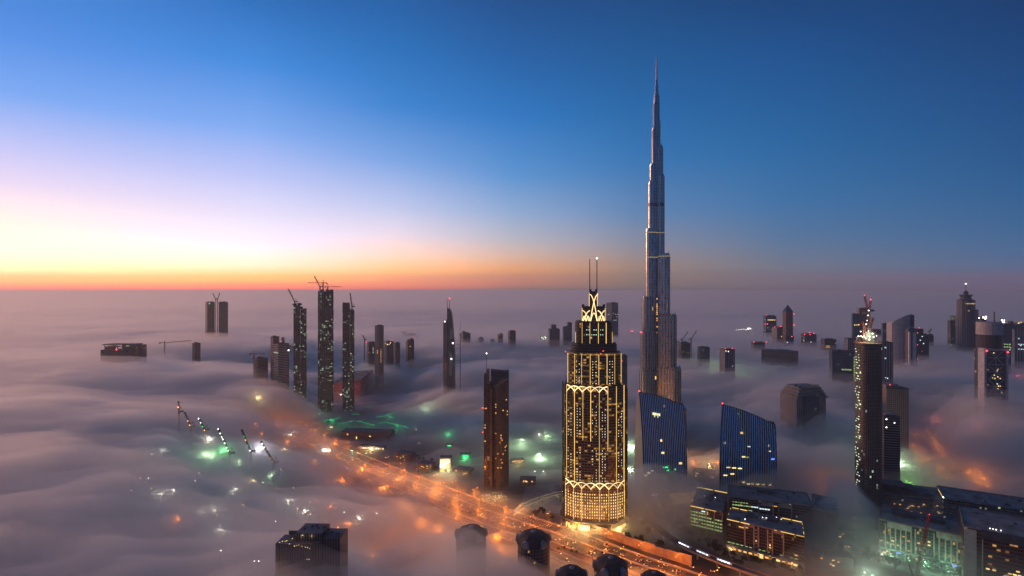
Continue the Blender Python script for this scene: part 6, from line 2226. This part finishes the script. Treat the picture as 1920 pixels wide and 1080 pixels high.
WH, GN, OR, YL, BL = (1.0, 0.93, 0.8), (0.65, 1.0, 0.6), SOD, (1.0, 0.72, 0.3), (0.7, 0.85, 1.0)
matof = {WH: G_WHITE, GN: G_GREENW, OR: G_ORANGE, YL: glow("yellow_lamp", YL, 5.0), BL: glow("bluish_lamp", BL, 6.0)}
FL = [  # photo point, lamp height (None: just under the fog top), colour, head radius, watts, label
    (691, 707.5, 14, WH, 2.6, 9e4, "brightest warm floodlight below the right construction tower"), (580, 762.5, 10, WH, 1.4, 6e3, "white floodlight under the billowing fog"),
    (592, 776, 9, GN, 1.5, 1.2e4, "left one of twin yellowish floodlights by the lake"), (598, 775, 9, GN, 1.5, 1.2e4, "right one of twin yellowish floodlights by the lake"),
    (978, 824.5, 16, GN, 1.7, 1.2e5, "bright greenish floodlight on a pole right of scooped tower"), (1011, 815, 9, WH, 0.9, 8e3, "small pale floodlight far right of scooped tower"), (1026, 816.5, 9, GN, 0.9, 3.5e4, "small green floodlight near the gold lit tower"),
    (1012, 854, 7, GN, 1.8, 1.5e5, "broad green white floodlight left of the gold lit tower"), (1003, 884, 7, BL, 0.9, 4e3, "bluish lamp left of the gold lit tower"), (1019, 884, 7, WH, 0.8, 3e3, "pale lamp left of the gold lit tower"),
    (1685, 869, 14, GN, 3.0, 1.6e5, "dazzling white floodlight at foot of the round construction tower"), (1700.5, 907, 10, (0.35, 1.0, 0.15), 1.5, 5e4, "vivid green floodlight under the dazzling white one"),
    (1561, 885, 9, GN, 0.8, 3e3, "small greenish lamp in fog right of lone sail tower"), (1597, 904, 9, BL, 0.9, 3e3, "small bluish lamp in fog right of lone sail tower"), (1547, 972, 9, WH, 0.5, 1.2e3, "tiny white lamp right of the veiled end block"),
    (747, 853, 9, (0.3, 0.95, 1.0), 1.1, 4e3, "cyan lamp between highway and scooped tower"), (660, 845, 9, GN, 1.1, 9e3, "pale green lamp by the white billboard"), (686, 850, 9, GN, 0.8, 3e3, "small green lamp right of the white billboard"),
    (1183, 838, 12, GN, 1.4, 1.5e5, "green white floodlight hidden between gold tower and sail tower"), (1181, 880, 8, GN, 1.4, 4e4, "greenish lit lamp at the gold tower's right foot"),
    (1622, 1074, 9, (0.7, 1.0, 0.8), 0.9, 3.0e4, "white teal floodlight at the bottom right street"), (1637, 1080, 7, (0.6, 1.0, 0.7), 1.0, 2.5e4, "teal floodlight low at the bottom right street"),
    (488, 841, None, (0.85, 0.8, 1.0), 1.5, 5e4, "violet white floodlight beside the rightmost strung boom"), (419, 844, None, (0.15, 1.0, 0.3), 1.2, 2.5e4, "green floodlight beside the densely strung boom"),
    (393, 824, None, WH, 1.3, 2e4, "white floodlight alone left of the densely strung boom"), (385, 852, None, GN, 1.0, 1.5e4, "left lamp of three over the dim fog hidden roof"), (392, 854, None, GN, 1.0, 1.5e4, "middle lamp of three over the dim fog hidden roof"), (399, 857, None, GN, 1.1, 1.5e4, "right lamp of three over the dim fog hidden roof"),
    (484, 746, None, YL, 1.6, 3e4, "yellowish glow lamp in the far billowing fog"), (493, 756, None, WH, 1.0, 4e3, "small white lamp under the far billowing fog"),
    (800, 770, 8, GN, 0.4, 6e4, "pale green lamp glowing deep in mid fog"), (1370, 720, 20, GN, 0.4, 2.5e5, "green lamp glowing under fog right of the tallest tower"), (1330, 700, 26, GN, 0.4, 2.5e5, "green lamp buried in fog right of the tallest tower"),
    (840, 815, 9, (0.1, 1.0, 0.35), 0.4, 1.0e4, "green lamp dim in fog left of scooped tower"),
    (1730, 690, 60, SOD, 0.8, 2.5e4, "orange lamp buried in the right hand fog bank"), (1755, 790, 30, (1.0, 0.2, 0.12), 0.8, 1.2e4, "reddish lamp glowing inside the right hand fog bank"), (1830, 800, 50, (1.0, 0.22, 0.18), 0.8, 1.0e4, "second reddish lamp inside the right hand fog bank"),
    (520, 800, 20, (1.0, 0.22, 0.15), 0.8, 2e4, "reddish lamp glowing under thin fog left of highway"), (540, 830, 14, (1.0, 0.3, 0.14), 0.8, 1.2e4, "lower reddish lamp glowing under thin fog left of highway"),
    (1908, 705, None, (1.0, 0.1, 0.12), 1.6, 1e4, "red lamp glowing in fog at far right edge"),
]
for px, py, z, c, r, w, lb in FL:
    if z is None:
        z = fog_z(px, py) - 5
    p = gnd(px, py, z)
    m_ = matof.get(c)
    if m_ is None:
        m_ = matof[c] = glow("flood_glow", c, 6.0)
    lamp_post("floodlight", lb, (p.x, p.y, 0), z - 0.4, 0.8, m_, False, "floodlights on poles", r=r * 0.8)["category"] = "floodlight"
    lamp_light(p.x, p.y - 1.5, z + 0.5, c, w * 0.5, 1.5)

# orange lamps of the roads at right
first = None
for px, py in ((1717, 816, ), (1748, 821), (1714, 836), (1754, 832), (1760, 843), (1721, 848), (1769, 855), (1736, 862), (1726, 863), (1785, 868), (1762, 879), (1814, 885), (1822, 883), (1775, 898), (1767, 908), (1833, 905), (1844, 898), (1853, 911), (1827, 920), (1798, 933), (1736, 915)):
    p = gnd(px, py, 12)
    if first is None:
        first = lamp_post("street_lamp", "orange street lamp on the foggy roads at right", (p.x, p.y, 0), 11.6, 1.2, G_ORANGE, False, "orange street lamps on the right hand roads", r=0.75)
    else:
        dup(first, (p.x, p.y, 0))
    lamp_light(p.x, p.y, 11.5, SOD, 4500)
# scattered lamps of the streets under the left fog
first = {}
SC = [(436, 926, WH), (441, 919, WH), (378, 960, WH), (372, 887, WH), (365, 902, WH), (413, 993, WH), (402, 957, WH), (447, 866, GN), (448, 861, GN), (520, 915, GN), (509, 892, GN), (492, 905, GN), (493, 905, GN), (475, 900, YL), (470, 902, YL), (550, 915, GN), (541, 940, WH), (516, 978, WH), (526, 880, YL),
      (480, 794, OR), (490, 814, OR), (467, 807, OR), (480, 830, OR), (507, 838, OR), (514, 820, OR), (533, 842, YL), (515, 858, OR), (538, 828, OR), (538, 815, OR), (581, 941, OR), (594, 940, OR), (582, 964, OR), (557, 954, OR), (572, 958, WH), (620, 950, OR), (645, 961, WH), (673, 971, WH), (609, 978, OR), (633, 990, OR), (706, 963, WH), (655, 981, OR),
      (455, 947, OR), (413, 1033, WH), (476, 1053, WH), (484, 1053, WH), (333, 972, OR), (306, 845, WH), (245, 920, YL), (262, 897, YL), (284, 852, WH), (277, 897, WH), (303, 926, WH), (325, 919, WH), (283, 916, YL),
      (610, 805, YL), (616, 803, YL), (621, 801, YL), (607, 816, YL), (545, 815, WH), (590, 867, OR), (623, 877, OR), (650, 878, WH), (692, 900, OR), (612, 905, OR), (660, 858, GN), (780, 806, WH), (786, 831, WH), (745, 833, WH), (832, 905, OR), (868, 920, OR), (895, 915, OR), (900, 835, YL), (905, 841, YL)]
for px, py, c in SC:
    z = max(9.0, min(fog_z(px, py) - 3, 112))
    p = gnd(px, py, z)
    if c not in first:
        nm = {WH: "white", GN: "greenish", OR: "orange", YL: "yellow"}[c]
        first[c] = lamp_post("street_lamp", "small " + nm + " street lamp shining dimly through the left fog", (p.x, p.y, z - 9), 8.6, 0.6, matof[c], False, "small street lamps under the left fog", r=0.5)
    else:
        dup(first[c], (p.x, p.y, z - 9))
    if rnd.random() < 0.45:
        lamp_light(p.x, p.y, z, c, 1500 + 1500 * rnd.random(), 0.8)
# orange glow of the highway quarter under the fog: more street lamps below the near left bank
first = None
for px, py in ((700, 985), (740, 1010), (780, 1040), (820, 1000), (700, 1045), (760, 960), (830, 1050), (930, 1010), (935, 1035), (640, 905), (680, 880), (720, 915), (930, 1060), (860, 965), (790, 985)):
    p = gnd(px, py, 10)
    if first is None:
        first = lamp_post("street_lamp", "orange street lamp drowned in fog on the near side of highway", (p.x, p.y, 0), 9.6, 1.2, G_ORANGE, False, "orange street lamps under the near fog")
    else:
        dup(first, (p.x, p.y, 0))
    lamp_light(p.x, p.y, 12, SOD, 16000, 1.0)

# lit pavilions, billboards and low houses near the highway
def hut(name, label, px, py, w, d, h, lit, cat, mat=None, rot=0.0, group=None, pw=0, pc=YL):
    p = gnd(px, py, 0)
    t = thing(name, label, cat, (p.x, p.y, 0), rot, group)
    MB().prism(rect(0, 0, w, d), 0, h).build("walls", mat or M_DCONC, t)
    MB().prism(rect(0, 0, w + 1, d + 1), h, h + 0.6).build("roof", M_DROOF, t)
    for x, z, ww, hh, m_ in lit:
        MB().box(x, -d / 2 - 0.15, z, ww, 0.3, hh).build("lit_window", m_, t)
    if pw:
        point(t, (0, -d / 2 - 6, h * 0.6), pc, pw, 1.0)
    return t


hut("pavilion", "brightly lit glass pavilion glowing yellow left of scooped tower", 836, 884, 20, 16, 26, [(-5, 21, 8, 6, G_GOLDW), (4, 21, 7, 6, G_GOLDW), (-5, 13, 8, 7, G_WHITE), (4, 13, 7, 7, G_GOLDW), (-5, 5, 8, 6, G_GOLD), (4, 5, 7, 6, G_GOLD)], "pavilion", pw=5e4, pc=(1.0, 0.85, 0.45))
hut("billboard", "small glowing white billboard beside the far highway", 612, 848, 19, 1, 7, [(0, 4.5, 17, 4, G_WHITE)], "billboard", rot=-0.2, pw=6e3, pc=WH)
hut("shop_row", "long low row with warm lit shopfronts beyond the highway", 700, 844, 52, 12, 9, [(-23 + 4.6 * k, 5.5, 3, 3, G_WINW if k % 3 else G_WINO) for k in range(11)], "shop row", rot=-0.15, pw=1.2e4, pc=YL)
hut("office_block", "low block with green lit window panel left of scooped tower", 873, 862, 20, 14, 12, [(-4 + 3 * k, 9, 2.2, 3, G_GREEN) for k in range(4)], "low block", pw=8e3, pc=(0.1, 1.0, 0.3))
hut("office_block", "tiny green lit sign block dim in fog", 843, 842, 14, 8, 10, [(0, 8, 8, 2, G_GREEN)], "low block")
hut("pavilion", "orange lit roof strip pavilion right of scooped tower", 970, 868, 24, 10, 7, [(-8, 5, 7, 2, G_WINO), (0, 5, 7, 2, G_WINO), (8, 5, 6, 2, G_WINO)], "pavilion", rot=0.25, pw=5e3)
hut("construction_hall", "dim site hall with yellow lamps between lake and highway", 690, 822, 110, 30, 17, [(-40, 12, 3, 3, G_WIN), (-20, 5, 2, 5, G_WIN), (10, 9, 3, 2, G_WIN)], "site hall", rot=-0.1)
hut("construction_hall", "darker site hall left of the yellow lamp hall", 590, 800, 70, 30, 15, [(10, 11, 4, 2, G_WIN)], "site hall", rot=-0.1)
hut("hall", "pale pink hall with arcade in the fog at far right road", 1815, 893, 60, 20, 9, [(-22 + 8 * k, 5, 2.5, 3, G_WINO) for k in range(6)], "hall", M_STONE, 0.35, pw=1.5e4, pc=SOD)
hut("hall", "dim fog hidden flat roof under three lamps", 390, 905, 52, 34, 62, [(-14, 60, 12, 1.2, G_WING)], "hall", M_DCONC, 0.1)
hut("low_house", "low floodlit site shed at foot of the round construction tower", 1690, 885, 46, 16, 11, [(-16 + 8 * k, 8, 5, 2, G_WING) for k in range(5)], "shed", rot=-0.3)
hut("low_house", "green lit kiosk at the gold tower's right foot", 1181, 886, 24, 10, 9, [(-6, 6, 9, 3, G_WING), (5, 6, 9, 3, G_WING)], "kiosk", pw=1.2e4, pc=GN)
for k, (px, py, w, d, h, lb) in enumerate(((760, 862, 34, 20, 14, "dark low house left of lit pavilion"), (800, 880, 26, 18, 12, "dark low house in front of lit pavilion"), (870, 890, 30, 18, 11, "dark low house below the green panel block"), (990, 905, 26, 16, 8, "dark low house at the parking edge"),
                                      (1590, 985, 40, 24, 18, "dark low house left of the veiled stepped block"), (1570, 1010, 36, 20, 15, "dark low house nearer the plain end block"), (1600, 1035, 30, 16, 12, "dark low house by the teal street"), (1560, 1060, 40, 18, 14, "dark low house at the lower edge right of offices"),
                                      (1250, 880, 40, 20, 12, "dark low house between the sail towers"), (1320, 895, 36, 18, 12, "dark low house left of lone sail tower"))):
    hut("low_house", lb, px, py, w, d, h, [(rnd.uniform(-w * 0.4, w * 0.4), rnd.uniform(3, h - 2), 2.5, 1.4, rnd.choice((G_WINO, G_WIN))) for _ in range(5)], "house", rot=rnd.uniform(-0.6, -0.1), group="low houses in the gaps of the fog")
for px, py, c, w in ((1300, 866, OR, 2.5e4), (1330, 872, YL, 2e4), (1270, 862, YL, 2e4), (1345, 868, OR, 2e4), (1585, 1000, OR, 3000), (1545, 990, YL, 3000), (1540, 915, OR, 1.2e4), (1580, 920, OR, 1.2e4), (1655, 1040, WH, 5e3)):
    p = gnd(px, py, 10)
    lamp_post("street_lamp", "lamp lighting the street near photo gap", (p.x, p.y, 0), 9.6, 1.0, matof[c], False, "lamps lighting the streets between office blocks", r=0.7)["label"] = {OR: "orange street lamp between the office blocks and sail towers", YL: "yellow street lamp between the office blocks and sail towers", WH: "white street lamp before the cream columned office"}[c]
    lamp_light(p.x, p.y, 10, c, w)
# far lights on the horizon right of centre
t = thing("far_terminal", "distant row of yellow lit sheds left of the gold lit tower", "shed", (at(985, 632, 2700).x, 2700, 0))
zf = CAMZ - (632 - HY) * 2.7
MB().prism(rect(0, 0, 110, 30), 0, zf).build("walls", M_DCONC, t)
for k in range(12):
    MB().box(-36 + 7 * k, -15.4, zf - 3 + rnd.uniform(-2, 4), 4, 0.5, 4).build("lit_window", G_WIN, t)
t = thing("far_terminal", "distant green glittering shed just left of broad far block", "shed", (at(1019, 636, 2500).x, 2500, 0))
zf = CAMZ - (630 - HY) * 2.5
MB().prism(rect(0, 0, 30, 30), 0, zf).build("walls", M_DCONC, t)
for k in range(9):
    MB().box(rnd.uniform(-12, 12), -15.4, zf - rnd.uniform(0, 20), 3, 0.5, 3).build("lit_window", G_GREENW, t)
for px, py, c, lb in ((1185, 621, G_RED, "far pair of red lamps on a mast left of the tallest tower"), (1404, 616, G_WHITE, "far white lamp mast left of the dark glass tower"), (1180.5, 645, G_WHITE, "faint white lamp mast left of the tallest tower")):
    p = at(px, py, 2600)
    t = thing("lamp_mast", lb, "mast", (p.x, p.y, 0))
    MB().tube((0, 0, 0), (0, 0, p.z), 0.8, 5).build("pole", M_STEEL, t)
    MB().box(0, 0, p.z, 14, 3, 2).ball((-5, 0, p.z + 1), 2.2, 6, 4).ball((5, 0, p.z + 1), 2.0, 6, 4).build("lamp_head", c, t)
t = thing("lamp_mast", "far mast bearing two rows of pale lamps left of dark glass tower", "mast", (at(1395, 618, 2900).x, 2900, 0))
pz = at(1395, 618, 2900).z
MB().tube((0, 0, 0), (0, 0, pz), 1.0, 5).build("pole", M_STEEL, t)
for k in range(7):
    MB().ball((-40 + 13 * k, 0, pz + rnd.uniform(-3, 3)), 1.7, 6, 4).build("lamp_head", G_WHITE, t)
MB().box(0, 0, pz - 3, 90, 3, 1.4).build("beam", M_STEEL, t)

# ------------------------------------------------------------------ trees
M_BARK = plain("bark", (0.09, 0.065, 0.045), 0.9)
M_LEAF = [plain("leaf_dark", (0.032, 0.045, 0.022), 0.8, vary=0.5, scale=1.2), plain("leaf_mid", (0.055, 0.065, 0.030), 0.8, vary=0.5, scale=1.2)]


def make_tree(h, cr, seed, label, group):
    rr = random.Random(seed)
    t = thing("tree", label, "tree", (0, 0, 0), 0, group)
    m = MB().tube((0, 0, 0), (0.1, 0, h * 0.45), 0.26, 6, 0.16)
    cl = []
    for k in range(6):
        a, e = rr.uniform(0, 6.28), rr.uniform(0.3, 1.1)
        q = Vector((cr * 0.65 * math.cos(a) * math.cos(e), cr * 0.65 * math.sin(a) * math.cos(e), h * 0.5 + h * 0.38 * math.sin(e)))
        m.tube((0.1, 0, h * 0.42), q, 0.12, 4, 0.05)
        cl.append(q)
    m.build("trunk", M_BARK, t)
    c = MB()
    for q in cl + [Vector((0, 0, h * 0.8))]:
        for _ in range(40):
            d = Vector((rr.gauss(0, 1), rr.gauss(0, 1), rr.gauss(0, 0.8))).normalized() * cr * 0.52 * rr.random() ** 0.4
            p = q + d
            n = Vector((rr.gauss(0, 1), rr.gauss(0, 1), rr.gauss(0.5, 1))).normalized()
            a = n.orthogonal().normalized()
            b = n.cross(a)
            s = rr.uniform(0.25, 0.55) * cr * 0.35
            c.face([p - a * s - b * s * 0.6, p + a * s - b * s * 0.5, p + a * s * 0.7 + b * s, p - a * s * 0.8 + b * s * 0.7])
    c.build("crown", M_LEAF[seed % 2], t)
    return t


TL = "leafy dark street tree in the ground gaps below the fog"
tp = [make_tree(8, 3.4, 1, TL, "street trees"), make_tree(10, 4.2, 2, TL, "street trees"), make_tree(6.5, 3.0, 3, TL, "street trees")]
spots = []
for (xa, ya), (xb, yb), n, sp in (((1215, 955), (1290, 1000), 26, 9), ((1250, 985), (1390, 1058), 30, 7), ((1390, 1052), (1500, 1078), 16, 6), ((1190, 960), (1215, 1000), 10, 6), ((1560, 1030), (1690, 1064), 22, 7), ((1700, 1060), (1800, 1078), 16, 4), ((1090, 995), (1180, 992), 12, 4), ((1000, 965), (1060, 985), 8, 5), ((1120, 1000), (1240, 1030), 16, 4), ((760, 858), (880, 900), 16, 8)):
    for k in range(n):
        u = rnd.random()
        spots.append((xa + (xb - xa) * u + rnd.uniform(-sp, sp), ya + (yb - ya) * u + rnd.uniform(-sp, sp)))
for k, (px, py) in enumerate(spots):
    p = gnd(px, py, 0.2)
    if k < 3:
        tp[k].location = p
    else:
        c = dup(tp[k % 3], p, rnd.uniform(0, 6.28))
        f = rnd.uniform(0.8, 1.25)
        c.scale = (f, f, f)
# bushes on the orange lit verge
VL = "round bush glowing orange on the highway verge"
vb = make_tree(3.2, 2.4, 5, VL, "orange lit bushes on the verge")
vb.name = "bush"
vb["category"] = "bush"
f0 = True
for k in range(46):
    t_ = hw.d[hw.near(-130, 900)] + rnd.uniform(0, 330)
    o = rnd.choice((46.5, 48.5, 52, 54.5, 78, 81, 84))
    x, y, an = hw.at(t_, o + rnd.uniform(-1, 1))
    if f0:
        vb.location = (x, y, 0.1)
        f0 = False
    else:
        dup(vb, (x, y, 0.1), rnd.uniform(0, 6))
